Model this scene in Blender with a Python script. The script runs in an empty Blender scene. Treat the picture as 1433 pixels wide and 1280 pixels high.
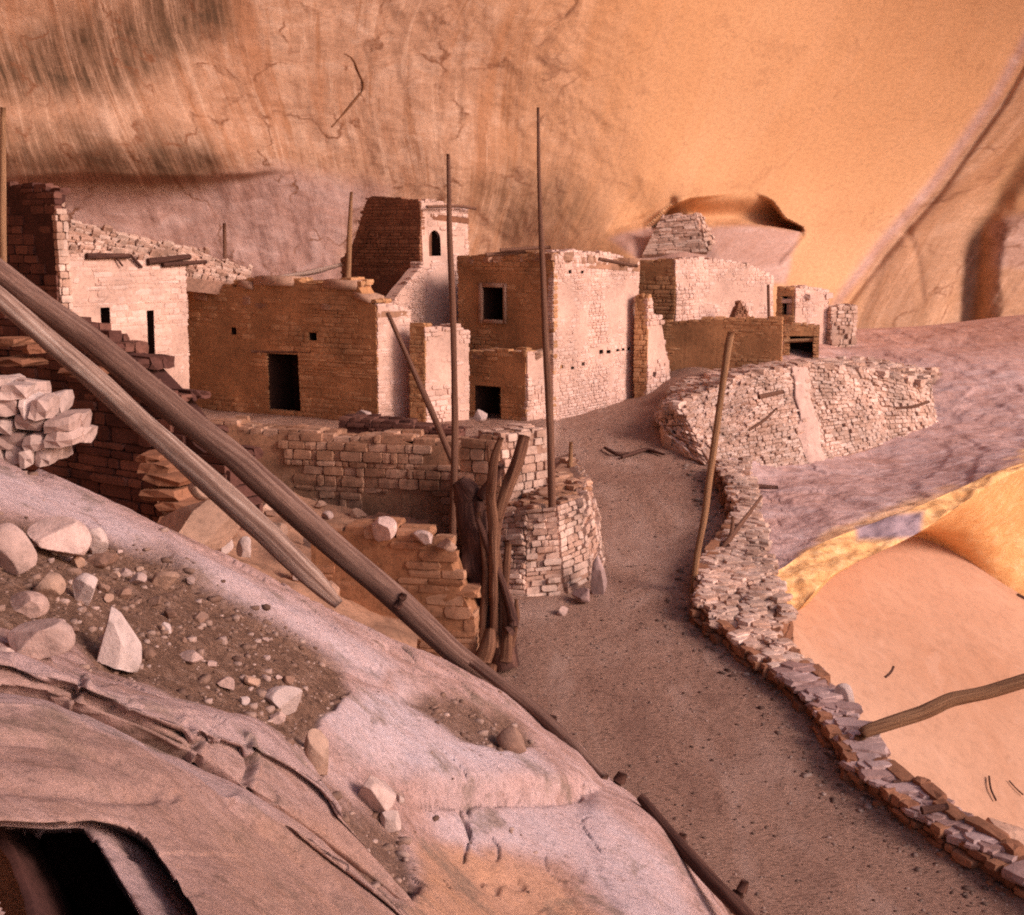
import bpy, math, random
import numpy as np
from mathutils import Vector, Matrix

random.seed(7)
RNG = np.random.default_rng(11)
SC = bpy.context.scene
COL = SC.collection

# ------------------------------------------------------------------ camera model (used to turn measured pixels into places)
F, CX, CY = 1968.0, 716.5, 640.0
PITCH = math.radians(8.95)
CP, SP = math.cos(PITCH), math.sin(PITCH)
CAMZ = 3.7


def ray(px, py):
    a, b = (px - CX) / F, (CY - py) / F
    return Vector((a, CP + b * SP, -SP + b * CP))


def P(px, py, Y):
    r = ray(px, py)
    t = Y / r.y
    return Vector((r.x * t, Y, CAMZ + r.z * t))


PK, PC = 0.125, -0.1 - 29 * 0.125        # the lane: z = PC + PK * y


def G(px, py, dz=0.0):
    r = ray(px, py)
    t = (PC + dz - CAMZ) / (r.z - PK * r.y)
    return Vector((r.x * t, r.y * t, CAMZ + r.z * t))


def proj(x, y, z):
    d = np.maximum(y * CP - (z - CAMZ) * SP, 0.05)
    return CX + F * x / d, CY - F * (y * SP + (z - CAMZ) * CP) / d


def XY(px, Y):
    # plan position for an image column at a distance (ground height pitch correction is negligible)
    return ((px - CX) / F * Y * 0.995, Y)


# ------------------------------------------------------------------ noise and interpolation in numpy
def _hash(i, j, k, s):
    h = (i * 374761393 + j * 668265263 + k * 1274126177 + s * 974634777) & 0xffffffff
    h = ((h ^ (h >> 13)) * 1274126177) & 0xffffffff
    h = h ^ (h >> 16)
    return (h & 0xffff) / 32767.5 - 1.0


def vn(x, y, z=0.0, s=0):
    x, y, z = np.broadcast_arrays(np.asarray(x, float), np.asarray(y, float), np.asarray(z, float))
    xi, yi, zi = np.floor(x).astype(np.int64), np.floor(y).astype(np.int64), np.floor(z).astype(np.int64)
    fx, fy, fz = x - xi, y - yi, z - zi
    fx, fy, fz = [f * f * (3 - 2 * f) for f in (fx, fy, fz)]
    r = 0
    for a in (0, 1):
        for b in (0, 1):
            for c in (0, 1):
                w = (fx if a else 1 - fx) * (fy if b else 1 - fy) * (fz if c else 1 - fz)
                r = r + w * _hash(xi + a, yi + b, zi + c, s)
    return r


def fbm(x, y, z=0.0, o=4, s=0, g=0.5):
    t, a, n = 0, 1.0, 0
    for k in range(o):
        t = t + a * vn(np.asarray(x) * 2**k + 17.3 * k, np.asarray(y) * 2**k - 9.1 * k, np.asarray(z) * 2**k, s + k)
        n += a
        a *= g
    return t / n


def plates(u, v, s):
    """flat broken plates with sharp edges, -1..1"""
    off_ = _hash(np.floor(v).astype(np.int64), np.zeros_like(v, np.int64), np.zeros_like(v, np.int64), s) * 3
    i, j = np.floor(u + off_).astype(np.int64), np.floor(v).astype(np.int64)
    return _hash(i, j, np.zeros_like(i), s + 1)


def ss(x, a, b):
    t = np.clip((x - a) / (b - a), 0, 1)
    return t * t * (3 - 2 * t)


class RBF:
    def __init__(self, pts, vals, scale=(1, 1), smooth=0.0):
        self.s = np.array(scale)
        p = np.array(pts, float) * self.s
        n = len(p)
        d = np.linalg.norm(p[:, None] - p[None], axis=2)
        A = np.zeros((n + 3, n + 3))
        A[:n, :n] = self.k(d) + smooth * np.eye(n)
        A[:n, n] = 1
        A[:n, n + 1:] = p
        A[n:, :n] = A[:n, n:].T
        self.w = np.linalg.solve(A, np.concatenate([np.array(vals, float), np.zeros(3)]))
        self.p = p

    @staticmethod
    def k(d):
        return np.where(d > 0, d**2 * np.log(np.maximum(d, 1e-9)), 0) * 0.35 - d * 0.65

    def __call__(self, x, y):
        x, y = np.asarray(x) * self.s[0], np.asarray(y) * self.s[1]
        n = len(self.p)
        r = self.w[n] + self.w[n + 1] * x + self.w[n + 2] * y
        for i in range(n):
            r = r + self.w[i] * self.k(np.hypot(x - self.p[i, 0], y - self.p[i, 1]))
        return r


def poly_sd(px, py, pl):
    """distance to a pixel polyline and the side (positive = below / right of it, the line drawn left to right)"""
    best = np.full(px.shape, 1e9)
    sg = np.ones(px.shape)
    for (x0, y0), (x1, y1) in zip(pl[:-1], pl[1:]):
        dx, dy = x1 - x0, y1 - y0
        t = np.clip(((px - x0) * dx + (py - y0) * dy) / (dx * dx + dy * dy), 0, 1)
        d = np.hypot(px - x0 - t * dx, py - y0 - t * dy)
        c = dx * (py - y0) - dy * (px - x0)
        m = d < best
        best = np.where(m, d, best)
        sg = np.where(m, np.sign(c), sg)
    return best, sg


def in_poly(px, py, pg):
    """signed distance, positive inside"""
    ins = np.zeros(px.shape, bool)
    n = len(pg)
    for i in range(n):
        (x0, y0), (x1, y1) = pg[i], pg[(i + 1) % n]
        if y0 != y1:
            c = ((y0 > py) != (y1 > py)) & (px < (x1 - x0) * (py - y0) / (y1 - y0) + x0)
            ins ^= c
    d, _ = poly_sd(px, py, list(pg) + [pg[0]])
    return np.where(ins, d, -d)


# ------------------------------------------------------------------ objects
def tag(o, label=None, cat=None, group=None, kind=None):
    if label: o['label'] = label
    if cat: o['category'] = cat
    if group: o['group'] = group
    if kind: o['kind'] = kind
    return o


def thing(name, label, cat, loc=(0, 0, 0), group=None):
    o = bpy.data.objects.new(name, None)
    o.empty_display_size = 0.3
    COL.objects.link(o)
    o.location = loc
    return tag(o, label, cat, group)


class MB:
    def __init__(self):
        self.v, self.f, self.t, self.g, self.n = [], [], [], [], 0

    def add(self, v, f, tint=0.5, grain=None):
        v = np.asarray(v, float)
        self.v.append(v)
        self.f.extend([tuple(i + self.n for i in q) for q in f])
        self.t.append(np.broadcast_to(np.asarray(tint, float), (len(v),)))
        self.g.append(v if grain is None else np.asarray(grain, float))
        self.n += len(v)

    def build(self, name, mat, parent=None, smooth=True):
        V = np.concatenate(self.v)
        if name in ('stone_facing', 'coping', 'rubble_coping', 'stone_wall', 'roof', 'ledge', 'stone_top', 'fallen_masonry'):
            smooth = False
        return link_mesh(name, V, self.f, mat, parent, smooth,
                         {'tint': np.concatenate(self.t)}, np.concatenate(self.g))


def link_mesh(name, V, faces, mat, parent=None, smooth=True, fattr=None, grain=None, cattr=None):
    me = bpy.data.meshes.new(name)
    o = bpy.data.objects.new(name, me)
    COL.objects.link(o)
    V = np.asarray(V, float)
    if parent is not None:
        o.parent = parent
        V = V - np.array(parent_world(parent))
    me.from_pydata(V.tolist(), [], faces if isinstance(faces, list) else faces.tolist())
    for k, a in (fattr or {}).items():
        at = me.attributes.new(k, 'FLOAT', 'POINT')
        at.data.foreach_set('value', np.asarray(a, np.float32))
    if grain is not None:
        at = me.attributes.new('grain', 'FLOAT_VECTOR', 'POINT')
        at.data.foreach_set('vector', np.asarray(grain, np.float32).ravel())
    for k, a in (cattr or {}).items():
        at = me.attributes.new(k, 'FLOAT_COLOR', 'POINT')
        at.data.foreach_set('color', np.asarray(a, np.float32).ravel())
    me.polygons.foreach_set('use_smooth', [smooth] * len(me.polygons))
    me.materials.append(mat)
    me.update()
    return o


def parent_world(p):
    v = Vector((0, 0, 0))
    while p is not None:
        v = v + p.location
        p = p.parent
    return v


def grid_faces(nu, nv, keep=None):
    i = np.arange(nu - 1)[:, None] * nv + np.arange(nv - 1)[None]
    q = np.stack([i, i + nv, i + nv + 1, i + 1], -1).reshape(-1, 4)
    if keep is not None:
        q = q[keep.ravel()]
    return q


# ------------------------------------------------------------------ materials
def mat(name, rough=0.9, spec=0.15):
    m = bpy.data.materials.new(name)
    m.use_nodes = True
    nt = m.node_tree
    b = nt.nodes['Principled BSDF']
    b.inputs['Roughness'].default_value = rough
    b.inputs['Specular IOR Level'].default_value = spec
    return m, nt, b


def N(nt, typ, **kw):
    n = nt.nodes.new(typ)
    for k, v in kw.items():
        if k in n.inputs:
            n.inputs[k].default_value = v
        else:
            setattr(n, k, v)
    return n


def attr(nt, name):
    n = nt.nodes.new('ShaderNodeAttribute')
    n.attribute_name = name
    return n


def noise(nt, vec, scale, detail=4, rough=0.55, dist=0.0):
    n = nt.nodes.new('ShaderNodeTexNoise')
    n.inputs['Scale'].default_value = scale
    n.inputs['Detail'].default_value = detail
    n.inputs['Roughness'].default_value = rough
    n.inputs['Distortion'].default_value = dist
    nt.links.new(vec, n.inputs['Vector'])
    return n.outputs['Fac']


def pos(nt, scale=(1, 1, 1), src=None):
    if src is None:
        src = nt.nodes.new('ShaderNodeNewGeometry').outputs['Position']
    m = nt.nodes.new('ShaderNodeMapping')
    m.inputs['Scale'].default_value = scale
    nt.links.new(src, m.inputs['Vector'])
    return m.outputs['Vector']


def ramp(nt, fac, stops):
    r = nt.nodes.new('ShaderNodeValToRGB')
    e = r.color_ramp.elements
    while len(e) < len(stops):
        e.new(0.5)
    for el, (p, c) in zip(e, stops):
        el.position = p
        el.color = (c, c, c, 1) if isinstance(c, (int, float)) else (*c, 1)
    nt.links.new(fac, r.inputs['Fac'])
    return r.outputs['Color']


def mix(nt, fac, a, b, mode='MIX'):
    n = nt.nodes.new('ShaderNodeMix')
    n.data_type = 'RGBA'
    n.blend_type = mode
    for sock, v in ((n.inputs[0], fac), (n.inputs[6], a), (n.inputs[7], b)):
        if isinstance(v, (int, float)):
            sock.default_value = v
        elif isinstance(v, tuple):
            sock.default_value = (*v, 1)
        else:
            nt.links.new(v, sock)
    return n.outputs[2]


def mth(nt, op, a, b=0.0):
    n = nt.nodes.new('ShaderNodeMath')
    n.operation = op
    for s, v in zip(n.inputs, (a, b)):
        if isinstance(v, (int, float)):
            s.default_value = v
        else:
            nt.links.new(v, s)
    return n.outputs[0]


def bump(nt, b, h, dist, strength=1.0, prev=None):
    n = nt.nodes.new('ShaderNodeBump')
    n.inputs['Distance'].default_value = dist
    n.inputs['Strength'].default_value = strength
    nt.links.new(h, n.inputs['Height'])
    if prev is not None:
        nt.links.new(prev, n.inputs['Normal'])
    nt.links.new(n.outputs['Normal'], b.inputs['Normal'])
    return n.outputs['Normal']


def sc3(c, k):
    return tuple(min(0.95, x * k) for x in c)


def stone_mat(name, mortar, c1, c2, c3, var=0.35, bsc=30, bd=0.006):
    """masonry: tint 0 is mortar, other values pick the hue of one stone"""
    m, nt, b = mat(name)
    t = attr(nt, 'tint').outputs['Fac']
    base = ramp(nt, t, [(0.0, mortar), (0.1, c1), (0.55, c2), (1.0, c3)])
    p = pos(nt)
    n1 = noise(nt, p, 1.3, 3)
    n2 = noise(nt, p, 14, 5, 0.65)
    v = ramp(nt, n1, [(0.3, 1 - var), (0.7, 1 + var * 0.35)])
    v2 = ramp(nt, n2, [(0.25, 1 - var * 1.1), (0.5, 1.0), (0.8, 1.0 + var * 0.3)])
    c = mix(nt, 1.0, mix(nt, 1.0, base, v, 'MULTIPLY'), v2, 'MULTIPLY')
    nt.links.new(c, b.inputs['Base Color'])
    n3 = noise(nt, p, bsc, 6, 0.7)
    bump(nt, b, n3, bd, 1.0)
    return m


def wood_mat(name, dark, midc, light, stretch=0.35, k=1.0):
    m, nt, b = mat(name, 0.85, 0.2)
    g = attr(nt, 'grain').outputs['Vector']
    n1 = noise(nt, pos(nt, (1.3 * k, 1.3 * k, stretch), g), 1.7, 6, 0.65, 0.8)
    n2 = noise(nt, pos(nt, (1.0, 1.0, 0.8), g), 1.9, 5, 0.65, 0.5)
    n3 = noise(nt, pos(nt, (5 * k, 5 * k, stretch), g), 2.0, 5, 0.75, 0.6)
    n4 = noise(nt, pos(nt, (3, 3, 5), g), 4.0, 5, 0.75)
    c = ramp(nt, n1, [(0.28, dark), (0.5, midc), (0.72, light)])
    c = mix(nt, ramp(nt, n2, [(0.36, 0.75), (0.52, 0.0)]), c, dark)
    c = mix(nt, ramp(nt, n2, [(0.58, 0.0), (0.72, 0.6)]), c, light)
    c = mix(nt, 1.0, c, ramp(nt, n3, [(0.3, 0.62), (0.42, 1.0)]), 'MULTIPLY')
    c = mix(nt, 1.0, c, ramp(nt, n4, [(0.3, 0.6), (0.5, 1.0)]), 'MULTIPLY')
    nt.links.new(c, b.inputs['Base Color'])
    pb = bump(nt, b, n3, 0.008, 0.6)
    bump(nt, b, n4, 0.012, 0.7, pb)
    return m


M = {}
M['mud'] = stone_mat('shaded_mud_masonry', (.44, .215, .10), (.42, .205, .095), (.48, .245, .12), (.53, .29, .15), 0.38)  # fronts kept browner than the sides to carry their shade
M['pale'] = stone_mat('sunlit_plastered_masonry', (.62, .40, .315), (.58, .37, .29), (.64, .425, .345), (.70, .49, .41), 0.28)  # paler colour puts sunlight on the right-hand faces
M['warm'] = stone_mat('warm_stone_masonry', (.38, .20, .12), (.36, .185, .112), (.42, .23, .148), (.50, .30, .21), 0.45)
M['warmpale'] = stone_mat('pinkish_rubble_masonry', (.40, .23, .165), (.40, .235, .17), (.50, .32, .245), (.62, .44, .355), 0.42)
M['dark'] = stone_mat('shaded_red_masonry', (.075, .03, .024), (.085, .034, .027), (.13, .055, .042), (.20, .09, .065), 0.4)  # red masonry darkened in its colour to lie in shade
M['rubble'] = stone_mat('cream_rubble_masonry', (.50, .32, .24), (.46, .28, .205), (.57, .38, .295), (.68, .49, .40), 0.42)
M['coping'] = stone_mat('lilac_flat_stone', (.30, .17, .14), (.32, .19, .165), (.40, .265, .24), (.48, .34, .315), 0.3)
M['clay'] = stone_mat('orange_mud_masonry', (.36, .165, .085), (.35, .16, .085), (.40, .195, .11), (.46, .25, .155), 0.45)
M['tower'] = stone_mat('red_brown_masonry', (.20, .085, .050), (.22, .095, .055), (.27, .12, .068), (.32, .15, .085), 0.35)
M['cobble'] = stone_mat('white_cobble', (.22, .12, .095), (.42, .28, .235), (.52, .37, .32), (.60, .46, .41), 0.35)
M['rock_pink'] = stone_mat('pink_rock', (.40, .25, .2), (.42, .27, .22), (.50, .34, .29), (.58, .42, .37), 0.4, 18, 0.012)
M['rock_white'] = stone_mat('white_rock', (.45, .325, .285), (.45, .325, .285), (.50, .375, .335), (.56, .43, .39), 0.3, 18, 0.012)
M['rock_tan'] = stone_mat('tan_rock', (.34, .20, .14), (.36, .215, .15), (.41, .25, .18), (.47, .31, .235), 0.4, 18, 0.012)
M['rock_brown'] = stone_mat('brown_rock', (.2, .1, .07), (.22, .12, .085), (.27, .155, .11), (.33, .2, .15), 0.4, 18, 0.012)
M['inner_shade'] = stone_mat('shaded_interior', (.05, .022, .015), (.05, .022, .015), (.05, .022, .015), (.06, .03, .02), 0.3)  # near-black stands in for the unlit inside of rooms
M['log'] = wood_mat('weathered_log', (.075, .034, .026), (.18, .098, .072), (.33, .21, .165))
M['log_pale'] = wood_mat('bleached_log', (.14, .075, .055), (.34, .22, .17), (.56, .44, .37))
M['pole'] = wood_mat('brown_pole', (.10, .045, .03), (.17, .080, .05), (.25, .13, .085))
M['pole_tan'] = wood_mat('tan_pole', (.18, .085, .045), (.31, .165, .085), (.43, .25, .14))
M['beam'] = wood_mat('brown_beam', (.12, .055, .03), (.23, .12, .062), (.34, .19, .11))
M['post'] = wood_mat('gnarled_post', (.06, .022, .015), (.17, .075, .042), (.32, .17, .10), 0.5, 1.6)
M['stump'] = wood_mat('dark_stump', (.035, .014, .012), (.085, .036, .026), (.20, .095, .065), 0.5, 1.6)
M['crack'] = stone_mat('crack_shadow', (.12, .05, .025), (.16, .07, .035), (.20, .09, .045), (.24, .11, .055), 0.3)

# ------------------------------------------------------------------ stones and walls
_c = np.array([(i, j, k) for i in (-1, 0, 1) for j in (-1, 0, 1) for k in (-1, 0, 1) if (i, j, k) != (0, 0, 0)], float)
_ix = {tuple(int(a) for a in p): n for n, p in enumerate(_c)}
_bf = []
for ax in range(3):
    u, w = [(1, 2), (2, 0), (0, 1)][ax]
    for s in (-1, 1):
        for a in (-1, 0):
            for b_ in (-1, 0):
                q = []
                for da, db in ((0, 0), (1, 0), (1, 1), (0, 1)):
                    c = [0, 0, 0]
                    c[ax] = s
                    c[u] = a + da
                    c[w] = b_ + db
                    q.append(_ix[tuple(c)])
                _bf.append(tuple(q if s > 0 else q[::-1]))
_nz = np.abs(_c).sum(1)
_round = np.where(_nz == 1, 1.0, np.where(_nz == 2, 0.965, 0.90))[:, None]


def stone(mb, c, ux, uy, uz, hx, hy, hz, tint, jit=0.10, rnd=1.0):
    r = 1 - (1 - _round) * rnd
    q = _c * r + RNG.uniform(-jit, jit, _c.shape)
    v = np.asarray(c) + q[:, :1] * hx * ux + q[:, 1:2] * hy * uy + q[:, 2:] * hz * uz
    mb.add(v, _bf, tint)


def fill(mb, o, ud, nd, L, zb, zt, ch=0.10, sw=0.26, relief=0.03, holes=(), vd=None, gap=0.006, jit=0.07,
         deep=0.07, tlo=0.1, loose=0.0, mud=0.0):
    """courses of stones on a face: o origin (z=0 level), ud along, nd outward; zt(u) top"""
    ud, nd = np.array(ud, float), np.array(nd, float)
    vd = np.array((0, 0, 1.0)) if vd is None else np.array(vd, float)
    o = np.array(o, float)
    z = zb
    zmax = max(zt(u) for u in np.linspace(0, L, 25))
    while z < zmax:
        h = ch * random.uniform(0.5, 1.4)
        u = -random.uniform(0, 0.05)
        while u < L:
            w = sw * random.uniform(0.35, 1.7)
            u0, u1 = max(u, -0.01), min(u + w, L + 0.01)
            u += w
            if u1 - u0 < 0.03:
                continue
            segs = [(u0, u1)]
            for (a0, b0, a1, b1) in holes:
                if z + h * 0.6 > b0 and z + h * 0.4 < b1:
                    ns = []
                    for s0, s1 in segs:
                        if s1 <= a0 or s0 >= a1:
                            ns.append((s0, s1))
                        else:
                            if s0 < a0: ns.append((s0, a0))
                            if s1 > a1: ns.append((a1, s1))
                    segs = ns
            jit2 = jit * random.uniform(.6, 1.5)
            for s0, s1 in segs:
                if s1 - s0 < 0.025 or z + h * 0.55 > zt((s0 + s1) / 2):
                    continue
                rl = relief * random.uniform(0.2, 1.3) + (random.random() < loose) * relief * 2
                if mud and float(fbm((s0 + s1) * .45 + L * 3, z * .9, 0, 3, 83)) + random.uniform(-.12, .12) > .32 - mud:
                    continue
                c = o + ud * (s0 + s1) / 2 + vd * (z + h / 2) + nd * (rl - deep)
                stone(mb, c, ud, nd, vd, (s1 - s0) / 2 - gap, deep, h / 2 - gap * 0.7,
                      random.uniform(tlo, 1), jit2)
        z += h


def on_plane(px, py, A, n):
    r = ray(px, py)
    t = (A[0] * n[0] + A[1] * n[1]) / (r.x * n[0] + r.y * n[1])
    return Vector((r.x * t, r.y * t, CAMZ + r.z * t))


def wall(parent, A, B, top, zb, m, thick=0.35, holes=(), ch=0.10, sw=0.26, relief=0.022, ends=(False, True),
         name='wall', coping=True, mtop=None, cop_t=0.05, mud=0.22):
    """upright wall, A left and B right as the photograph shows it; top and holes are measured pixels"""
    A, B = np.array(A, float), np.array(B, float)
    L = float(np.linalg.norm(B - A))
    d = (B - A) / L
    n = np.array((d[1], -d[0]))
    tp = []
    for (px, py) in top:
        q = on_plane(px, py, A, n)
        tp.append(((q.x - A[0]) * d[0] + (q.y - A[1]) * d[1], q.z))
    tp.sort()
    us, zs = [a for a, _ in tp], [b for _, b in tp]
    zt = lambda u: float(np.interp(u, us, zs))
    hs = []
    for (x0, y0, x1, y1) in holes:
        q0, q1 = on_plane((x0 + x1) / 2, y0, A, n), on_plane((x0 + x1) / 2, y1, A, n)
        l, r_ = on_plane(x0, (y0 + y1) / 2, A, n), on_plane(x1, (y0 + y1) / 2, A, n)
        a0 = (l.x - A[0]) * d[0] + (l.y - A[1]) * d[1]
        a1 = (r_.x - A[0]) * d[0] + (r_.y - A[1]) * d[1]
        hs.append((a0, q1.z, a1, q0.z))
    mb = MB()
    d3, n3 = np.array((*d, 0)), np.array((*n, 0))
    o3 = np.array((*A, 0))
    e = 0.025
    ucut = sorted(set([e, L - e] + [round(u, 4) for u in np.arange(0.1, L - 0.08, 0.1)] + [x for h in hs for x in (h[0], h[2])]))
    zmin = min(zt(u) for u in ucut) - 0.06
    zcut = sorted(set([zb] + [x for h in hs for x in (h[1], h[3])] + [zmin]))
    zcut = [z for z in zcut if z <= zmin + 1e-6]
    nu, nz = len(ucut), len(zcut) + 1

    def vid(i, j):
        return i * nz + j
    fv = [o3 + d3 * u + np.array((0, 0, zcut[j] if j < nz - 1 else max(zt(u) - 0.03, zcut[-1] + 0.01))) - n3 * 0.004
          for u in ucut for j in range(nz)]
    fv = [v + n3 * (.012 * float(fbm(v[0] * 3 + v[1] * 3, v[2] * 4, 0, 3, 85))) for v in fv]
    bv = [v - n3 * (thick - 0.004) for v in fv]
    K = len(fv)
    fs = []
    for i in range(nu - 1):
        for j in range(nz - 1):
            um = (ucut[i] + ucut[i + 1]) / 2
            zm = (zcut[j] + zcut[j + 1]) / 2 if j < nz - 2 else None
            if zm is not None and any(h[0] < um < h[2] and h[1] < zm < h[3] for h in hs):
                continue
            a, b, c, dd = vid(i, j), vid(i + 1, j), vid(i + 1, j + 1), vid(i, j + 1)
            fs += [(a, b, c, dd), (K + b, K + a, K + dd, K + c)]
        fs.append((vid(i, nz - 1), vid(i + 1, nz - 1), K + vid(i + 1, nz - 1), K + vid(i, nz - 1)))
    for j in range(nz - 1):
        fs.append((vid(0, j + 1), K + vid(0, j + 1), K + vid(0, j), vid(0, j)))
        fs.append((vid(nu - 1, j), K + vid(nu - 1, j), K + vid(nu - 1, j + 1), vid(nu - 1, j + 1)))
    mb.add(np.array(fv + bv), fs, 0.0)
    fill(mb, o3, d3, n3, L, zb, zt, ch, sw, relief, hs, mud=mud)
    if ends[1]:
        zz = zt(L - 0.02)
        fill(mb, o3 + d3 * (L - e), -n3, d3, thick, zb, lambda u: zz, ch, sw * 0.8, relief)
    if ends[0]:
        zz0 = zt(0.02)
        fill(mb, o3 + d3 * e - n3 * thick, n3, -d3, thick, zb, lambda u: zz0, ch, sw * 0.8, relief)
    if coping:
        u = 0
        while u < L - 0.05:
            w = sw * random.uniform(0.6, 1.5)
            u1 = min(u + w, L)
            k = 0.0
            while k < thick:
                tw = random.uniform(0.12, 0.26)
                um = (u + u1) / 2
                c = o3 + d3 * um - n3 * min(k + tw / 2, thick) + np.array((0, 0, zt(um) - 0.01 + random.uniform(-.02, .02)))
                stone(mb, c, d3, n3, np.array((0, 0, 1.)), (u1 - u) / 2 - .008, tw / 2, cop_t * random.uniform(.6, 1.3), random.uniform(.1, 1), .12)
                k += tw
            u = u1
    for q_ in mb.v:
        q_ += n3 * (.045 * fbm(q_[:, 0] * .9 + q_[:, 1] * .9, q_[:, 2] * .9, 0, 2, 91) + .012 * fbm(q_[:, 0] * 4 + q_[:, 1] * 4, q_[:, 2] * 4, 0, 2, 92))[:, None]
    ob = mb.build(name, m, parent, False)
    return ob, dict(A=A, d=d, n=n, L=L, zt=zt, holes=hs)


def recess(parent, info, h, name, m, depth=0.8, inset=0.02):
    """the dark room seen through an opening: four reveals and the wall behind, coloured dark for shade"""
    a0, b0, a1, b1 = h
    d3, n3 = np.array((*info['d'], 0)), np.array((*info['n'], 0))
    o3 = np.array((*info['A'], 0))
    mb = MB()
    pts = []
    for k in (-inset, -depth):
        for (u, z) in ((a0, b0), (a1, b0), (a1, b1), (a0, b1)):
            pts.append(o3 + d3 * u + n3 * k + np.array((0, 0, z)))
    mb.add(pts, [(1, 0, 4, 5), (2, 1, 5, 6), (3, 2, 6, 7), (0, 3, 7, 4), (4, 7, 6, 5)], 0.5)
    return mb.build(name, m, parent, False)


def slab(parent, pts, t, name, m, bumpy=0.05, nst=0, dens=0.0):
    """roof or floor slab over 4 corners (Vectors), subdivided and uneven"""
    mb = MB()
    p = [np.array(q, float) for q in pts]
    n = 14
    g = []
    for i in range(n + 1):
        for j in range(n + 1):
            a, b = i / n, j / n
            q = (p[0] * (1 - a) + p[1] * a) * (1 - b) + (p[3] * (1 - a) + p[2] * a) * b
            g.append(q)
    g = np.array(g)
    g[:, 2] += bumpy * fbm(g[:, 0] * 1.7, g[:, 1] * 1.7, 0, 3, 5)
    mb.add(g, grid_faces(n + 1, n + 1).tolist(), 0.4)
    bt = [q - np.array((0, 0, t)) for q in p]
    mb.add(p + bt, [(4, 5, 6, 7)[::-1], (0, 1, 5, 4), (1, 2, 6, 5), (2, 3, 7, 6), (3, 0, 4, 7)], 0.3)
    for _ in range(nst):
        a, b = random.random(), random.random()
        q = (p[0] * (1 - a) + p[1] * a) * (1 - b) + (p[3] * (1 - a) + p[2] * a) * b
        ang = random.uniform(0, 6.28)
        ux = np.array((math.cos(ang), math.sin(ang), random.uniform(-.2, .2)))
        uy = np.array((-math.sin(ang), math.cos(ang), random.uniform(-.2, .2)))
        s = random.uniform(.05, .13)
        stone(mb, q + np.array((0, 0, s * .4)), ux, uy, np.array((0, 0, 1.)), s * random.uniform(.8, 1.6), s, s * random.uniform(.4, .8), random.uniform(.1, 1), .16)
    return mb.build(name, m, parent)


def patch(mb, p00, p10, p11, p01, ch=0.12, sw=0.24, relief=0.04, tlo=0.1, jit=0.12, back=0.3, loose=0.15, gap=.010):
    """stones laid over a leaning or bent piece of wall given by its four corners, with the core behind"""
    p00, p10, p11, p01 = [np.array(q, float) for q in (p00, p10, p11, p01)]
    hgt = (np.linalg.norm(p01 - p00) + np.linalg.norm(p11 - p10)) / 2
    wid = (np.linalg.norm(p10 - p00) + np.linalg.norm(p11 - p01)) / 2
    nrm = np.cross(p10 - p00, p01 - p00)
    nrm /= np.linalg.norm(nrm)

    def S(a, b):
        return (p00 * (1 - a) + p10 * a) * (1 - b) + (p01 * (1 - a) + p11 * a) * b
    n = 6
    g = np.array([S(i / n, j / n) - nrm * 0.02 for i in range(n + 1) for j in range(n + 1)])
    mb.add(g, grid_faces(n + 1, n + 1).tolist(), 0.0)
    c = [S(0, 0), S(1, 0), S(1, 1), S(0, 1)]
    c = [q - nrm * 0.02 for q in c]
    bk = [q - nrm * back for q in c]
    mb.add(c + bk, [(7, 6, 5, 4)[::-1], (0, 4, 5, 1), (1, 5, 6, 2), (2, 6, 7, 3), (3, 7, 4, 0)], 0.0)
    b = 0.0
    while b < 1 - 0.2 * ch / hgt:
        h = ch * random.uniform(.6, 1.4) / hgt
        a = -random.uniform(0, .5) * sw / wid
        while a < 1:
            w = sw * random.uniform(.45, 1.6) / wid
            a0, a1 = max(a, 0), min(a + w, 1)
            a += w
            if (a1 - a0) * wid < 0.04 or random.random() < .05:
                continue
            am, bm = (a0 + a1) / 2, min(b + h / 2, 1)
            ux = S(a1, bm) - S(a0, bm)
            lx = np.linalg.norm(ux)
            ux /= lx
            uz = S(am, min(bm + .02, 1)) - S(am, bm - .02)
            uz /= np.linalg.norm(uz)
            nn = np.cross(ux, uz)
            nn /= np.linalg.norm(nn)
            rot = random.uniform(-.06, .06)
            ux2, uz2 = ux * math.cos(rot) + uz * math.sin(rot), uz * math.cos(rot) - ux * math.sin(rot)
            dp = 0.08
            rl = relief * random.uniform(.1, 1.3) + (random.random() < loose) * relief * 1.5
            stone(mb, S(am, bm) + nn * (rl - dp), ux2, nn, uz2, lx / 2 - gap, dp, h * hgt / 2 - gap * .7, random.uniform(tlo, 1), jit)
        b += h


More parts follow.
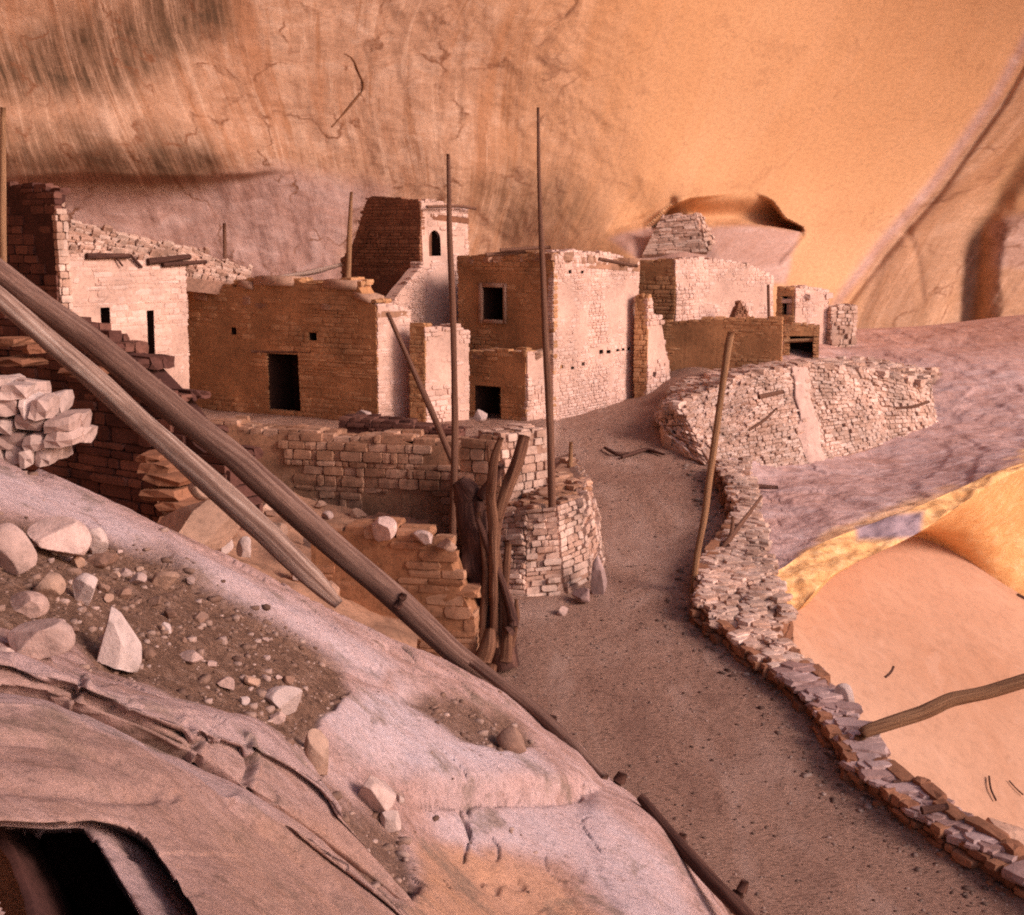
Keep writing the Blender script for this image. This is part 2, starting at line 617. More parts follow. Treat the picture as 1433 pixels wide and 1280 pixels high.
def tube(mb, pts, rad, ns=12, wob=0.12, lump=0.0, seg=0.12, cap=True, seed=0, tint=0.5):
    """a limb through pts with radii rad; uneven round its girth, grain runs along it"""
    pts = [Vector(p) for p in pts]
    ln = [0]
    for a, b in zip(pts[:-1], pts[1:]):
        ln.append(ln[-1] + (b - a).length)
    n = max(4, int(ln[-1] / seg) + 1)
    ts = np.linspace(0, ln[-1], n)
    # smooth the way through the measured points
    P3 = np.array([[np.interp(t, ln, [p[k] for p in pts]) for k in range(3)] for t in ts])
    for _ in range(2):
        P3[1:-1] = 0.25 * P3[:-2] + 0.5 * P3[1:-1] + 0.25 * P3[2:]
    R = np.interp(ts, ln, rad)
    V, GR = [], []
    up = Vector((0.13, 0.2, 1)).normalized()
    for i in range(n):
        tg = Vector(P3[min(i + 1, n - 1)] - P3[max(i - 1, 0)]).normalized()
        a = tg.cross(up if abs(tg.dot(up)) < .93 else Vector((1, 0, 0))).normalized()
        b = tg.cross(a)
        for k in range(ns):
            th = 2 * math.pi * k / ns
            c, s = math.cos(th), math.sin(th)
            r = R[i] * (1 + wob * float(fbm(c * 1.1, s * 1.1, ts[i] * 1.3, 2, 31 + seed)) + lump * max(0, float(vn(c * 1.5, s * 1.5, ts[i] * 3, 77 + seed)) - .35) * 2)
            V.append(P3[i] + r * (c * np.array(a) + s * np.array(b)))
            GR.append((c * 1.2 + seed * 3.1, s * 1.2, ts[i]))
    fs = []
    for i in range(n - 1):
        for k in range(ns):
            k2 = (k + 1) % ns
            fs.append((i * ns + k, i * ns + k2, (i + 1) * ns + k2, (i + 1) * ns + k))
    if cap:
        for i, fl in ((0, 1), (n - 1, 0)):
            V.append(np.array(P3[i]))
            GR.append((0, 0, ts[i]))
            c = len(V) - 1
            for k in range(ns):
                k2 = (k + 1) % ns
                q = (i * ns + k, c, i * ns + k2)
                fs.append(q[::-1] if fl else q)
    if abs(Vector((0, 0, 1)).dot(Vector((0, 0, 1)))) > 0:
        fs = [f[::-1] for f in fs]
    mb.add(V, fs, tint, GR)

# ------------------------------------------------------------------ SETTING: lane and plaza
def ground_z(x, y):
    x, y = np.asarray(x, float), np.asarray(y, float)
    path = np.where(y < 29, PC + PK * y, -0.1 + (y - 29) * 0.05)
    rise = 0.62 * ss(x, 2.2, 4.4) * ss(y, 27.3, 31.3)
    xe = np.interp(y, [18, 21, 22, 24, 26, 28], [.75, .75, .75, .62, .7, .95])
    m = ss(xe - x, 0, 0.22) * ss(y, 21.3, 21.5)
    z = path * (1 - m) + np.maximum(path, -0.02) * m
    pit = ss(-0.62 - x, 0, 0.15) * ss(24.25 - .258 * (x + 5.6) - y, 0, 0.15)
    z = z * (1 - pit) + np.minimum(z, -1.62 - 0.06 * (17 - y) * (y < 17)) * pit
    z = z + rise + 1.2 * ss(-x, 6.3, 9.0) * ss(y, 22.5, 26) * (1 - ss(y, 28.2, 29.0) * 0.6)
    z = z + 1.6 * ss(y, 34, 40) * (1 - ss(x, 3, 5)) - .25 * ss(x, 4.2, 5.5) * ss(y, 30, 33)
    return z + 0.035 * fbm(x * .9, y * .9, 0, 3, 3) + 0.012 * fbm(x * 5, y * 5, 0, 3, 4)


# right-hand foot of the parapet, measured along the edge of the lane
EDGE_PX = [(945, 600), (968, 628), (1002, 662), (1016, 700), (1030, 745), (1006, 780), (984, 812), (972, 866), (1000, 893), (1030, 915),
           (1080, 955), (1118, 988), (1150, 1020), (1176, 1062), (1196, 1092), (1240, 1130), (1320, 1190), (1400, 1237), (1480, 1285), (1600, 1360), (1800, 1480)]
EDGE = [G(*p) for p in EDGE_PX]
ey = np.array([p.y for p in EDGE][::-1])
ex = np.array([p.x for p in EDGE][::-1])

gx = np.arange(-17, 12.01, 0.085)
gy = np.arange(5, 46.01, 0.085)
X, Y = np.meshgrid(gx, gy, indexing='ij')
Z = ground_z(X, Y)
lim = np.where(Y > EDGE[0].y, np.interp(Y, [26, 28, 31.5, 33.5, 36, 46], [3.6, 4.6, 6.3, 6.6, 7.0, 9.0]), np.interp(Y, ey, ex) + 0.3)
keep = (X < lim)
kq = keep[:-1, :-1] & keep[1:, 1:] & keep[1:, :-1] & keep[:-1, 1:]
m, nt, b = mat('packed_dirt', 0.97, 0.05)
p = pos(nt)
n1 = noise(nt, p, 0.5, 4)
n2 = noise(nt, pos(nt, (9, 22, 9)), 1.6, 7, 0.75)
n3 = noise(nt, pos(nt, (5, 13, 5)), 3.0, 4, 0.7)
c = ramp(nt, n1, [(0.3, (.33, .185, .135)), (0.7, (.405, .243, .18))])
c = mix(nt, 1.0, c, ramp(nt, n2, [(0.36, .22), (0.47, .95), (0.75, 1.3)]), 'MULTIPLY')
c = mix(nt, 1.0, c, ramp(nt, n3, [(0.3, .6), (0.48, 1.0)]), 'MULTIPLY')
nw = noise(nt, pos(nt, (1, .35, 1)), 1.1, 4, 0.6, .8)
c = mix(nt, ramp(nt, nw, [(0.5, 0.0), (0.66, .5)]), c, (.50, .335, .27))
c = mix(nt, ramp(nt, nw, [(0.3, .4), (0.42, 0.0)]), c, (.16, .08, .06))
nt.links.new(c, b.inputs['Base Color'])
fp_ = noise(nt, pos(nt, (3.2, 2.4, 1)), 1.3, 3, .5, .3)
bump(nt, b, n2, 0.05, 1.0, bump(nt, b, fp_, .12, .6))
M['dirt'] = m
V = np.stack([X.ravel(), Y.ravel(), Z.ravel()], 1)
tag(link_mesh('dirt_path', V, grid_faces(len(gx), len(gy), kq), M['dirt']), kind='structure')


def scatter(name, xs, ys, zs, sizes, m, flat=0.6):
    base = _c * (1 - (1 - _round) * 1.8)
    n = len(xs)
    ang = RNG.uniform(0, 6.28, n)
    ca, sa = np.cos(ang), np.sin(ang)
    q = base[None] + RNG.uniform(-.18, .18, (n, 26, 3))
    q = q * np.stack([sizes * RNG.uniform(.8, 1.9, n), sizes, sizes * flat], 1)[:, None, :]
    vx = q[..., 0] * ca[:, None] - q[..., 1] * sa[:, None] + xs[:, None]
    vy = q[..., 0] * sa[:, None] + q[..., 1] * ca[:, None] + ys[:, None]
    vz = q[..., 2] + zs[:, None]
    V = np.stack([vx, vy, vz], -1).reshape(-1, 3)
    f = (np.array(_bf)[None] + np.arange(n)[:, None, None] * 26).reshape(-1, 4)
    t = np.repeat(RNG.uniform(.1, 1, n), 26)
    return tag(link_mesh(name, V, f, m, None, True, {'tint': t}), kind='stuff')


M['grit'] = stone_mat('grit', (.08, .04, .03), (.09, .05, .038), (.17, .11, .085), (.34, .24, .2), 0.3)
n = 2600
sy = 11 + 18 * RNG.random(n) ** 1.25
sx = RNG.uniform(-3.0, 4.6, n)
ds = RNG.random(900) ** 2 * .5
sy = np.concatenate([sy, RNG.uniform(11, 27, 900)])
sx = np.concatenate([sx, np.interp(sy[-900:], ey, ex) - .03 - ds])
ok = sx < np.interp(sy, ey, ex) - 0.02
sx, sy = sx[ok], sy[ok]
scatter('path_gravel', sx, sy, ground_z(sx, sy), RNG.uniform(.004, .014, len(sx)) * (0.8 + 0.025 * sy) * np.where((np.interp(sy, ey, ex) - sx < .55) & (RNG.random(len(sx)) < .25), 2.2, 1), M['grit'])

# ------------------------------------------------------------------ SETTING: foreground ledge of bedrock
bp = [(0, 1280, 4.2), (300, 1280, 4.8), (480, 1280, 6.0), (640, 1280, 7.3), (720, 1280, 8.55), (850, 1280, 8.9), (950, 1280, 9.3),
      (0, 1100, 5.0), (250, 1120, 5.6), (480, 1140, 7.0), (0, 950, 6.0), (250, 990, 6.7), (430, 1060, 7.4),
      (0, 800, 7.8), (150, 930, 7.4), (300, 900, 8.6), (450, 980, 8.8), (0, 700, 9.3), (200, 790, 9.4),
      (0, 640, 10.5), (100, 690, 10.7), (250, 760, 11), (400, 830, 11.3), (550, 900, 11.7), (680, 955, 12), (760, 1020, 11.8),
      (840, 1095, 11.2), (600, 1000, 10.2), (700, 1080, 10.0), (600, 1098, 9.1), (800, 1098, 10.7), (900, 1150, 10.5), (958, 1255, 9.8),
      (600, 1150, 8.9), (700, 1170, 9.3), (800, 1180, 9.7), (560, 1230, 6.9), (400, 1200, 6.0)]
cp, cz = [], []
for q in bp:
    w = P(*q)
    cp.append((w.x, w.y))
    cz.append(w.z)
sil = [(0, 640, 10.5), (100, 690, 10.7), (250, 760, 11), (400, 830, 11.3), (550, 900, 11.7), (680, 955, 12), (760, 1020, 11.8), (840, 1095, 11.2),
       (905, 1150, 10.6), (960, 1255, 9.8)]
for k, q in enumerate(sil):
    w = P(*q)
    dx, dy = (0.25, 0.97) if k < 6 else (0.75, 0.66)
    for e, dz in ((0.45, 0.28), (1.0, 1.1)):
        cp.append((w.x + dx * e, w.y + dy * e))
        cz.append(w.z - dz)
for q in [(-3, 0, 1.9), (0, -1, 1.7), (0.5, 2, 1.5), (-8, 0, 2.5), (-8, 6, 2.6), (-8, 11, 2.4), (2.2, 5, -.6), (3, 8, -2.4), (1.6, 7, -1.0), (-9, 13, 1.2), (2.6, 3, -1)]:
    cp.append(q[:2])
    cz.append(q[2])
rb = RBF(cp, cz, (1, 1), 0.002)
bx = np.concatenate([np.arange(-7.5, -2.9, .034), np.arange(-2.9, .7, .015), np.arange(.7, 3.2, .026)])
by = np.concatenate([np.arange(-1.5, 3.6, .06), np.arange(3.6, 8, .015), np.arange(8, 14.6, .024)])
X, Y = np.meshgrid(bx, by, indexing='ij')
Z = rb(X, Y)
px, py = proj(X, Y, Z)
near = (Y > 3.0)
md = np.maximum(Y, 1.0) / F        # metres per pixel
wob = 10 * fbm(X * 1.3, Y * 1.3, 0, 3, 8)


def step(pl, A, w, Lf, up=0.0):
    """bed edge: the rock drops by A on the near side of the line, healing over Lf pixels"""
    global Z
    d, s = poly_sd(px + wob * .2, py + wob * .3, pl)
    x0, x1 = pl[0][0], pl[-1][0]
    endf = ss(px, x0 - 30, x0 + 10) * (1 - ss(px, x1 - 10, x1 + 30)) if x0 > 5 else (1 - ss(px, x1 - 10, x1 + 40))
    sd = d * s
    Z = Z - A * endf * near * 0.5 * np.tanh(sd / w) * np.exp(-np.abs(sd) / Lf)


FACE = np.zeros(X.shape)


def varnish_shade(pl, depth):
    """brown weathering, doubling as painted shade, on the broken faces below a bed edge"""
    global FACE
    d, s_ = poly_sd(px + wob * .2, py + wob * .3, pl)
    sd = d * s_
    FACE = np.maximum(FACE, near * ss(sd, -2, 4) * (1 - ss(sd + wob * 1.5, depth * .55, depth)) * ss(px, pl[0][0] - 20, pl[0][0] + 20) * (1 - ss(px, pl[-1][0] - 30, pl[-1][0] + 20)))


def groove(pl, A, w):
    global Z
    d, s = poly_sd(px + wob * .3, py + wob * .3, pl)
    Z = Z - A * near * np.exp(-(d / w) ** 2)


step([(585, 1104), (640, 1108), (700, 1106), (745, 1110), (815, 1104)], 0.20, 6.0, 60)
for pl_ in ([(120, 742), (260, 806), (400, 884), (520, 952), (600, 985)], [(640, 1110), (655, 1150), (648, 1200)], [(540, 905), (620, 945), (690, 1000), (760, 1060)]):
    groove(pl_, .05, 2.2)
groove([(588, 1106), (640, 1110), (700, 1108), (745, 1112), (812, 1106)], 0.08, 4)
groove([(440, 1050), (490, 1110), (540, 1170), (565, 1225)], 0.14, 22)
step([(250, 795), (320, 820), (420, 870), (520, 930)], 0.07, 4, 60)
step([(60, 672), (150, 730), (240, 780)], 0.09, 5, 40)
groove([(600, 1110), (660, 1170), (700, 1230)], 0.018, 6)
groove([(690, 1115), (760, 1190), (820, 1290)], 0.018, 7)
groove([(760, 1120), (820, 1180), (870, 1290)], 0.015, 8)
# the pit under the slab at the bottom left
HOLE = [(-6, 1132), (30, 1134), (62, 1138), (100, 1140), (126, 1146), (142, 1178), (152, 1206), (168, 1232), (184, 1258), (202, 1288), (214, 1340), (150, 1352), (90, 1350), (66, 1320), (52, 1280), (38, 1240), (24, 1204), (8, 1176)]
hole = in_poly(px, py, HOLE)
Z = Z - .14 * ss(in_poly(px, py, [(-80, 905), (54, 935), (140, 968), (281, 1006), (353, 1026), (399, 1056), (440, 1100), (480, 1160), (560, 1262), (600, 1330), (-80, 1330)]), 0, 25) * near
# earth pocket: hollow, filled flatter
dirt = np.maximum.reduce([
    ss(in_poly(px + wob * 2, py + wob, [(-20, 715), (120, 735), (240, 775), (300, 815), (420, 880), (470, 920), (480, 960), (440, 1000), (425, 1040),
                                        (380, 1035), (300, 1000), (230, 960), (130, 930), (100, 890), (-20, 875)]), -12, 12),
    0.9 * ss(in_poly(px + wob * 2, py + wob, [(555, 975), (640, 975), (720, 1005), (742, 1040), (700, 1055), (640, 1035), (590, 1000)]), -12, 10),
    0.9 * ss(in_poly(px + wob * 2, py + wob, [(430, 1040), (480, 1090), (560, 1150), (575, 1225), (520, 1230), (480, 1170), (430, 1090)]), -12, 10)]) * near
Z = Z - 0.05 * dirt + 0.035 * dirt * fbm(X * 6, Y * 6, 0, 4, 21)
lam = np.abs(fbm(X * 1.0 + Y * .5, (Y * .75 + X * .62) * 3.4, 0, 4, 18))
Z = Z - .03 * (1 - dirt) * np.exp(-(lam / .02) ** 2) * ss(fbm(X * .8, Y * .8, 0, 2, 19), -.1, .35)
rockn = fbm(X * 1.1 + 0.5 * Y, Y * 1.1 - .3 * X, 0, 5, 14)
Z = Z + (1 - dirt) * (0.03 * rockn + 0.010 * np.abs(fbm(X * 2.5 - Y, Y * 4.5 + X * 2.5, 0, 3, 15)))
Z = Z + (1 - dirt) * (.010 * np.abs(fbm(X * 4 - 2 * Y, Y * 5 + 3 * X, 0, 4, 23)))
pw = .5 * fbm(X * 1.1, Y * 1.1, 0, 3, 33)
pl1 = plates((X * .75 - Y * .3) * 1.15 + pw, (Y * .85 + X * .55) * 2.3 + pw * 1.6, 34)
pl2 = plates((X * .75 - Y * .3) * 2.7 + pw * 2, (Y * .85 + X * .55) * 5.5 + pw * 3, 36)
pm = ss(fbm(X * .55, Y * .55, 0, 3, 37), -.25, .2)
Z = Z + near * (1 - dirt) * (.032 * pl1 * pm + .011 * pl2 * ss(fbm(X * .9, Y * .9, 0, 3, 38), -.05, .3))
crk = np.abs(fbm(X * .9 + 2, Y * .9 - 3, 0, 3, 24))
Z = Z - .04 * near * (1 - dirt) * np.exp(-(crk / .008) ** 2) * ss(fbm(X * .7, Y * .7, 0, 2, 25), -.05, .2)
Z = Z + 0.004 * fbm(X * 20, Y * 20, 0, 3, 16)
rockc = np.zeros(X.shape + (4,))
rockc[..., 0] = dirt
rockc[..., 1] = ss(in_poly(px + wob * 3, py + wob * 2, [(430, 985), (560, 960), (650, 1030), (740, 1060), (760, 1090), (600, 1095), (500, 1060)]), -25, 20) * near
rockc[..., 1] = np.maximum(rockc[..., 1], 0.75 * ss(in_poly(px + wob * 2, py + wob, [(-50, 640), (100, 690), (250, 770), (420, 850), (560, 935), (520, 950), (380, 870), (230, 790), (80, 720), (-50, 690)]), -14, 12) * near)
rockc[..., 1] = np.maximum(rockc[..., 1], 0.8 * ss(in_poly(px + wob * 2, py + wob, [(600, 1115), (720, 1112), (830, 1120), (930, 1200), (965, 1290), (880, 1290), (800, 1200), (700, 1175), (620, 1170)]), -14, 14) * near)
rockc[..., 2] = ss(in_poly(px + wob * 3, py + wob * 2, [(585, 1170), (700, 1175), (780, 1210), (850, 1290), (700, 1400), (560, 1300)]), -20, 25) * near
rockc[..., 3] = np.clip(FACE, 0, 1) * (1 - dirt)
sedge = Z < -3.4
kq = ~(sedge[:-1, :-1] & sedge[1:, 1:])
ho = (hole > -34) & near
kq &= ~(ho[:-1, :-1] & ho[1:, 1:] & ho[1:, :-1] & ho[:-1, 1:])
m, nt, b = mat('pink_bedrock', 0.92, 0.12)
zc = attr(nt, 'zone')
sep = nt.nodes.new('ShaderNodeSeparateColor')
nt.links.new(zc.outputs['Color'], sep.inputs['Color'])
p = pos(nt)
n1 = noise(nt, p, 0.9, 5, 0.6, 0.6)
n2 = noise(nt, pos(nt, (1, 2.6, 2), None), 2.6, 6, 0.65, 0.5)
n3 = noise(nt, p, 26, 6, 0.7)
n4 = noise(nt, pos(nt, (2.2, 5.5, 4)), 1.8, 5, 0.7, 1.2)
c = ramp(nt, n1, [(0.3, (.40, .24, .205)), (0.5, (.50, .32, .285)), (0.7, (.58, .40, .37))])
c = mix(nt, mth(nt, 'MULTIPLY', ramp(nt, n2, [(0.45, 0.0), (0.62, 1.0)]), 0.55), c, (.27, .145, .105))
c = mix(nt, mth(nt, 'MULTIPLY', sep.outputs[1], ramp(nt, n2, [(0.35, 0.55), (0.6, 1.0)])), c, (.56, .44, .45))
c = mix(nt, mth(nt, 'MULTIPLY', sep.outputs[2], ramp(nt, n1, [(0.25, 0.4), (0.6, 1.0)])), c, (.50, .27, .17))
c = mix(nt, ramp(nt, n4, [(0.27, 0.9), (0.40, 0.0)]), c, (.20, .105, .078))
n6 = noise(nt, pos(nt, (1.5, 1.5, 1.5)), 1.3, 7, 0.7, 0.3)
c = mix(nt, ramp(nt, n6, [(0.53, 0.0), (0.64, 0.7)]), c, (.20, .14, .105))
c = mix(nt, mth(nt, 'MULTIPLY', zc.outputs['Alpha'], ramp(nt, n2, [(0.3, .95), (0.65, .45)])), c, (.30, .175, .135))
n7 = noise(nt, pos(nt, (3, 8, 6)), 3.0, 6, 0.75, 0.8)
c = mix(nt, 1.0, c, ramp(nt, n7, [(0.3, .62), (0.48, 1.0), (.8, 1.12)]), 'MULTIPLY')
c = mix(nt, 1.0, c, ramp(nt, n3, [(0.25, .72), (0.5, 1.0), (0.8, 1.1)]), 'MULTIPLY')
nd = noise(nt, p, 9, 6, 0.75)
nd2 = noise(nt, p, 45, 4, 0.7)
dc = ramp(nt, nd, [(0.3, (.10, .052, .035)), (0.52, (.22, .122, .082)), (0.72, (.36, .225, .17))])
dc = mix(nt, 1.0, dc, ramp(nt, nd2, [(0.3, .5), (0.55, 1.1)]), 'MULTIPLY')
c = mix(nt, sep.outputs[0], c, dc)
nt.links.new(c, b.inputs['Base Color'])
pb = bump(nt, b, n2, 0.012, 0.6)
pb = bump(nt, b, n7, 0.012, 0.6, pb)
n10 = noise(nt, p, 70, 8, 0.8)
c2_ = ramp(nt, n10, [(0.3, .68), (0.5, 1.0), (.75, 1.1)])
nt.links.new(mix(nt, 1.0, c, c2_, 'MULTIPLY'), b.inputs['Base Color'])
pb = bump(nt, b, n3, 0.016, 1.0, pb)
pb = bump(nt, b, n10, 0.008, 1.0, pb)
bump(nt, b, mth(nt, 'MULTIPLY', nd, sep.outputs[0]), 0.05, 1.0, pb)
M['bedrock'] = m
tag(link_mesh('bedrock_ledge', np.stack([X.ravel(), Y.ravel(), Z.ravel()], 1), grid_faces(len(bx), len(by), kq), m, None, True,
              None, None, {'zone': rockc.reshape(-1, 4)}), kind='structure')
BZ = Z


def bed_z(x, y):
    i = int(np.clip(np.searchsorted(bx, x), 0, len(bx) - 1))
    j = int(np.clip(np.searchsorted(by, y), 0, len(by) - 1))
    return float(BZ[i, j])


def on_bed(px_, py_):
    r = ray(px_, py_)
    for t in np.arange(3.0, 14.5, 0.02):
        if CAMZ + r.z * t < bed_z(r.x * t, r.y * t):
            a, b_ = t - .02, t
            for _ in range(7):
                m_ = (a + b_) / 2
                if CAMZ + r.z * m_ < bed_z(r.x * m_, r.y * m_):
                    b_ = m_
                else:
                    a = m_
            return Vector((r.x * b_, r.y * b_, CAMZ + r.z * b_))
    return Vector((r.x * 11, r.y * 11, bed_z(r.x * 11, r.y * 11)))


def base_hit(px_, py_, dz):
    r_ = ray(px_, py_)
    t0 = 2.2
    while t0 < 14 and CAMZ + r_.z * t0 > float(rb(r_.x * t0, r_.y * t0)) + dz:
        t0 += .08
    a, b_ = t0 - .08, t0
    for _ in range(12):
        m_ = (a + b_) / 2
        if CAMZ + r_.z * m_ > float(rb(r_.x * m_, r_.y * m_)) + dz:
            a = m_
        else:
            b_ = m_
    return r_ * b_ + Vector((0, 0, CAMZ))


# lining of the dark cavity under the slab at the bottom left
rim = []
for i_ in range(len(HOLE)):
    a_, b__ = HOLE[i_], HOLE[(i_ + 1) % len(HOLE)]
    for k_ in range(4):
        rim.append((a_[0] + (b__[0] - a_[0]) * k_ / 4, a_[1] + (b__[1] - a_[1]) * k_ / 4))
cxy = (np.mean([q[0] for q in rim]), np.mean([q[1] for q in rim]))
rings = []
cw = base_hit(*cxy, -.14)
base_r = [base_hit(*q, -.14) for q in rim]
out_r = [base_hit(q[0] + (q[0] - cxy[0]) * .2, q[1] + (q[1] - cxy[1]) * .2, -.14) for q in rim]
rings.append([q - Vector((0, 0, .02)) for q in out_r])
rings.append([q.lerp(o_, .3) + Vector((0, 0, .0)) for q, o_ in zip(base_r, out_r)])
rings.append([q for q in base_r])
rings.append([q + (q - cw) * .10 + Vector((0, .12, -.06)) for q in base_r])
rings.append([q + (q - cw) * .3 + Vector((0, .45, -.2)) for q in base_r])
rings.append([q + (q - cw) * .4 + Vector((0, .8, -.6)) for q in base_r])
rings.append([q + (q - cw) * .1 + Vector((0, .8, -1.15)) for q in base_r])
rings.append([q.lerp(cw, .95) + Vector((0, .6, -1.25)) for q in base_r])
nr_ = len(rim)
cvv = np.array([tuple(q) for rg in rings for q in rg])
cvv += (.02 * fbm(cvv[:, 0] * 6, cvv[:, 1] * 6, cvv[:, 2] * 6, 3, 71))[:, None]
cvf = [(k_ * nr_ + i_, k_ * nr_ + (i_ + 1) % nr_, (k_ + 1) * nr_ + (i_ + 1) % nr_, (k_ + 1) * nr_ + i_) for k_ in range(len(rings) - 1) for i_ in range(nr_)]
tag(link_mesh('bedrock_cavity', cvv, cvf, M['dark'], None, True), kind='structure')  # dark red lining, coloured deeper so the cavity stays in shade

# grit on the earth pocket
n = 9000
sx, sy = RNG.uniform(-4.6, 1.2, n), RNG.uniform(5.5, 12.2, n)
ii = np.clip(np.searchsorted(bx, sx), 0, len(bx) - 1)
jj = np.clip(np.searchsorted(by, sy), 0, len(by) - 1)
ok = RNG.random(n) < dirt[ii, jj] * 0.8 + 0.02 * (fbm(sx * 1.2, sy * 1.2, 0, 3, 27) > .1) + .003
sx, sy, sz = sx[ok], sy[ok], BZ[ii, jj][ok]
M['grit2'] = stone_mat('earth_crumb', (.1, .05, .035), (.13, .07, .05), (.25, .15, .11), (.45, .31, .26), 0.35)
scatter('earth_gravel', sx, sy, sz + .004, 0.006 + 0.024 * RNG.random(len(sx)) ** 4, M['grit2'], 0.7)

# ------------------------------------------------------------------ SETTING: right-hand slope, its yellow lip and the hollow under it
def catmull(t, A):
    n = len(A)
    x = np.clip(t, 0, n - 1 - 1e-6)
    i = np.floor(x).astype(int)
    f = (x - i)[:, None]
    g = lambda k: A[np.clip(i + k, 0, n - 1)]
    p0, p1, p2, p3 = g(-1), g(0), g(1), g(2)
    return 0.5 * ((2 * p1) + (-p0 + p2) * f + (2 * p0 - 5 * p1 + 4 * p2 - p3) * f**2 + (-p0 + 3 * p1 - 3 * p2 + p3) * f**3)


def loft(rows, nu, nv):
    rows = [np.array([P(*q) if len(q) == 3 else q[0] for q in r]) for r in rows]
    ru = [catmull(np.linspace(0, len(r) - 1, nu), r) for r in rows]
    st = np.stack(ru, 1)
    out = np.stack([catmull(np.linspace(0, len(rows) - 1, nv), st[i]) for i in range(nu)])
    return out


def bed_slab(rows, nu, nv, zones, seed, cuts=(), und=.05):
    rr = [[(base_hit(x, y, dz),) for x, y in row] for row, dz in rows]
    S = loft(rr, nu, nv)
    du, dv = np.gradient(S, axis=0), np.gradient(S, axis=1)
    nn = np.cross(du, dv)
    nn /= np.linalg.norm(nn, axis=2, keepdims=True) + 1e-9
    nn *= np.sign(nn[..., 2:3] + 1e-6)
    x, y, z = S[..., 0], S[..., 1], S[..., 2]
    w_ = .3 * fbm(x * 1.6, y * 1.6, z * 1.6, 3, seed)
    d = und * fbm(x * 1.1, y * 1.1, z * 1.1, 4, seed + 1) + .010 * plates(x * 1.7 + w_ + seed, (y * .8 + z * 1.6) * 3.2 + w_ * 2, seed + 2) * ss(fbm(x, y, z, 2, seed + 5), -.1, .2)
    ck = np.abs(fbm(x * 1.2, y * 1.2, z * 2.4, 3, seed + 3))
    d = d - .025 * np.exp(-(ck / .012) ** 2) * ss(fbm(x * .8, y * .8, z, 2, seed + 4), 0, .2) + .003 * fbm(x * 22, y * 22, z * 22, 3, seed + 6)
    gx_, gy2 = proj(x, y, z)
    for pl_, A_g, w_g in cuts:
        dd, sg_ = poly_sd(gx_ + 6 * w_, gy2 + 6 * w_, pl_)
        d = d - A_g * np.exp(-(dd / w_g) ** 2) + A_g * .5 * np.exp(-((dd * sg_ + w_g * 2.2) / w_g / 1.6) ** 2)
    S = S + nn * d[..., None]
    zt_ = np.array(zones, float)
    zi = np.stack([np.interp(np.linspace(0, len(zones) - 1, nv), np.arange(len(zones)), zt_[:, k]) for k in range(3)], 1)
    cc = np.zeros(S.shape[:2] + (4,))
    mott = .5 + .5 * np.clip(1 + 1.6 * fbm(x * 2, y * 2, z * 2, 4, seed + 9), 0, 1.6) / 1.6
    cc[..., 1] = zi[None, :, 0] * mott  # lilac lightens the lips as if catching skylight
    cc[..., 2] = zi[None, :, 1] * mott
    cc[..., 3] = zi[None, :, 2] * mott  # brown darkens the faces under each lip, partly as painted shade
    sp_, sq_ = proj(x, y, z)
    cc[..., 2] = np.maximum(cc[..., 2], .55 * mott * ss(sp_ + 25 * fbm(x * 2, y * 2, 0, 2, 3), 225, 330) * ss(sq_, 1110, 1160))
    cc[..., 1] = np.maximum(cc[..., 1], .35 * ss(fbm(x * 1.1, y * 1.1, z, 3, seed + 12), .05, .3))
    tag(link_mesh('bedrock_slab', S.reshape(-1, 3), grid_faces(nu, nv), M['bedrock'], None, True, None, None, {'zone': cc.reshape(-1, 4)}), kind='structure')


def dn(row, k, dx=0):
    return [(x + dx, y + k) for x, y in row]


C0 = [(-340, 810), (-70, 880), (54, 920), (140, 952), (281, 990), (353, 1008), (399, 1036), (435, 1072), (478, 1130)]
C2_ = [(-340, 842), (-70, 912), (54, 945), (113, 961), (226, 1006), (340, 1042), (399, 1068), (448, 1098), (480, 1144)]
LIP = [(-340, 892), (-70, 962), (40, 978), (92, 992), (254, 1056), (340, 1106), (430, 1160), (500, 1212), (575, 1274)]
bed_slab([(C0, -.08), (dn(C0, 6), .05), (dn(C2_, -5), .085), (C2_, .085), (dn(C2_, 6), .045), (dn(LIP, -16), .01), (dn(LIP, 6), -.08)], 320, 110,
         [(0, 0, 0), (.25, 0, 0), (.35, 0, .1), (.15, 0, .3), (0, 0, .75), (0, .1, .7), (0, 0, .8)], 110,
         [([(113, 955), (104, 975), (88, 1000)], .04, 4), ([(262, 1012), (278, 1036), (262, 1066)], .05, 4), ([(345, 1040), (352, 1070), (338, 1104)], .05, 4), ([(20, 930), (120, 975), (215, 1020), (250, 1040)], .03, 4)], .07)
RIM = [(-340, 1076), (-70, 1146), (10, 1150), (70, 1154), (140, 1153), (200, 1172), (238, 1212), (268, 1256), (300, 1316)]
MID = [(-340, 986), (-70, 1056), (30, 1070), (90, 1080), (225, 1108), (300, 1158), (380, 1218), (440, 1268), (500, 1324)]
bed_slab([(dn(LIP, -12), -.14), (dn(LIP, -2), .08), (dn(LIP, 9), .13), (dn(LIP, 22), .12), (MID, .10), (dn(RIM, -12), .12), (RIM, .10), (dn(RIM, 6), .0), (dn(RIM, 10), -.2)], 320, 150,
         [(0, 0, .5), (.45, 0, 0), (.4, 0, .1), (.05, .1, .55), (0, .25, .6), (.1, .35, .25), (.2, .2, .2), (0, 0, .7), (0, 0, .9)], 130,
         [([(-340, 1026), (-70, 1096), (60, 1112), (140, 1124), (214, 1116)], .03, 9), ([(335, 1120), (400, 1176), (470, 1242), (540, 1310)], .05, 4), ([(-340, 960), (-70, 1030), (70, 1045), (160, 1075), (240, 1120)], .025, 5)], .10)
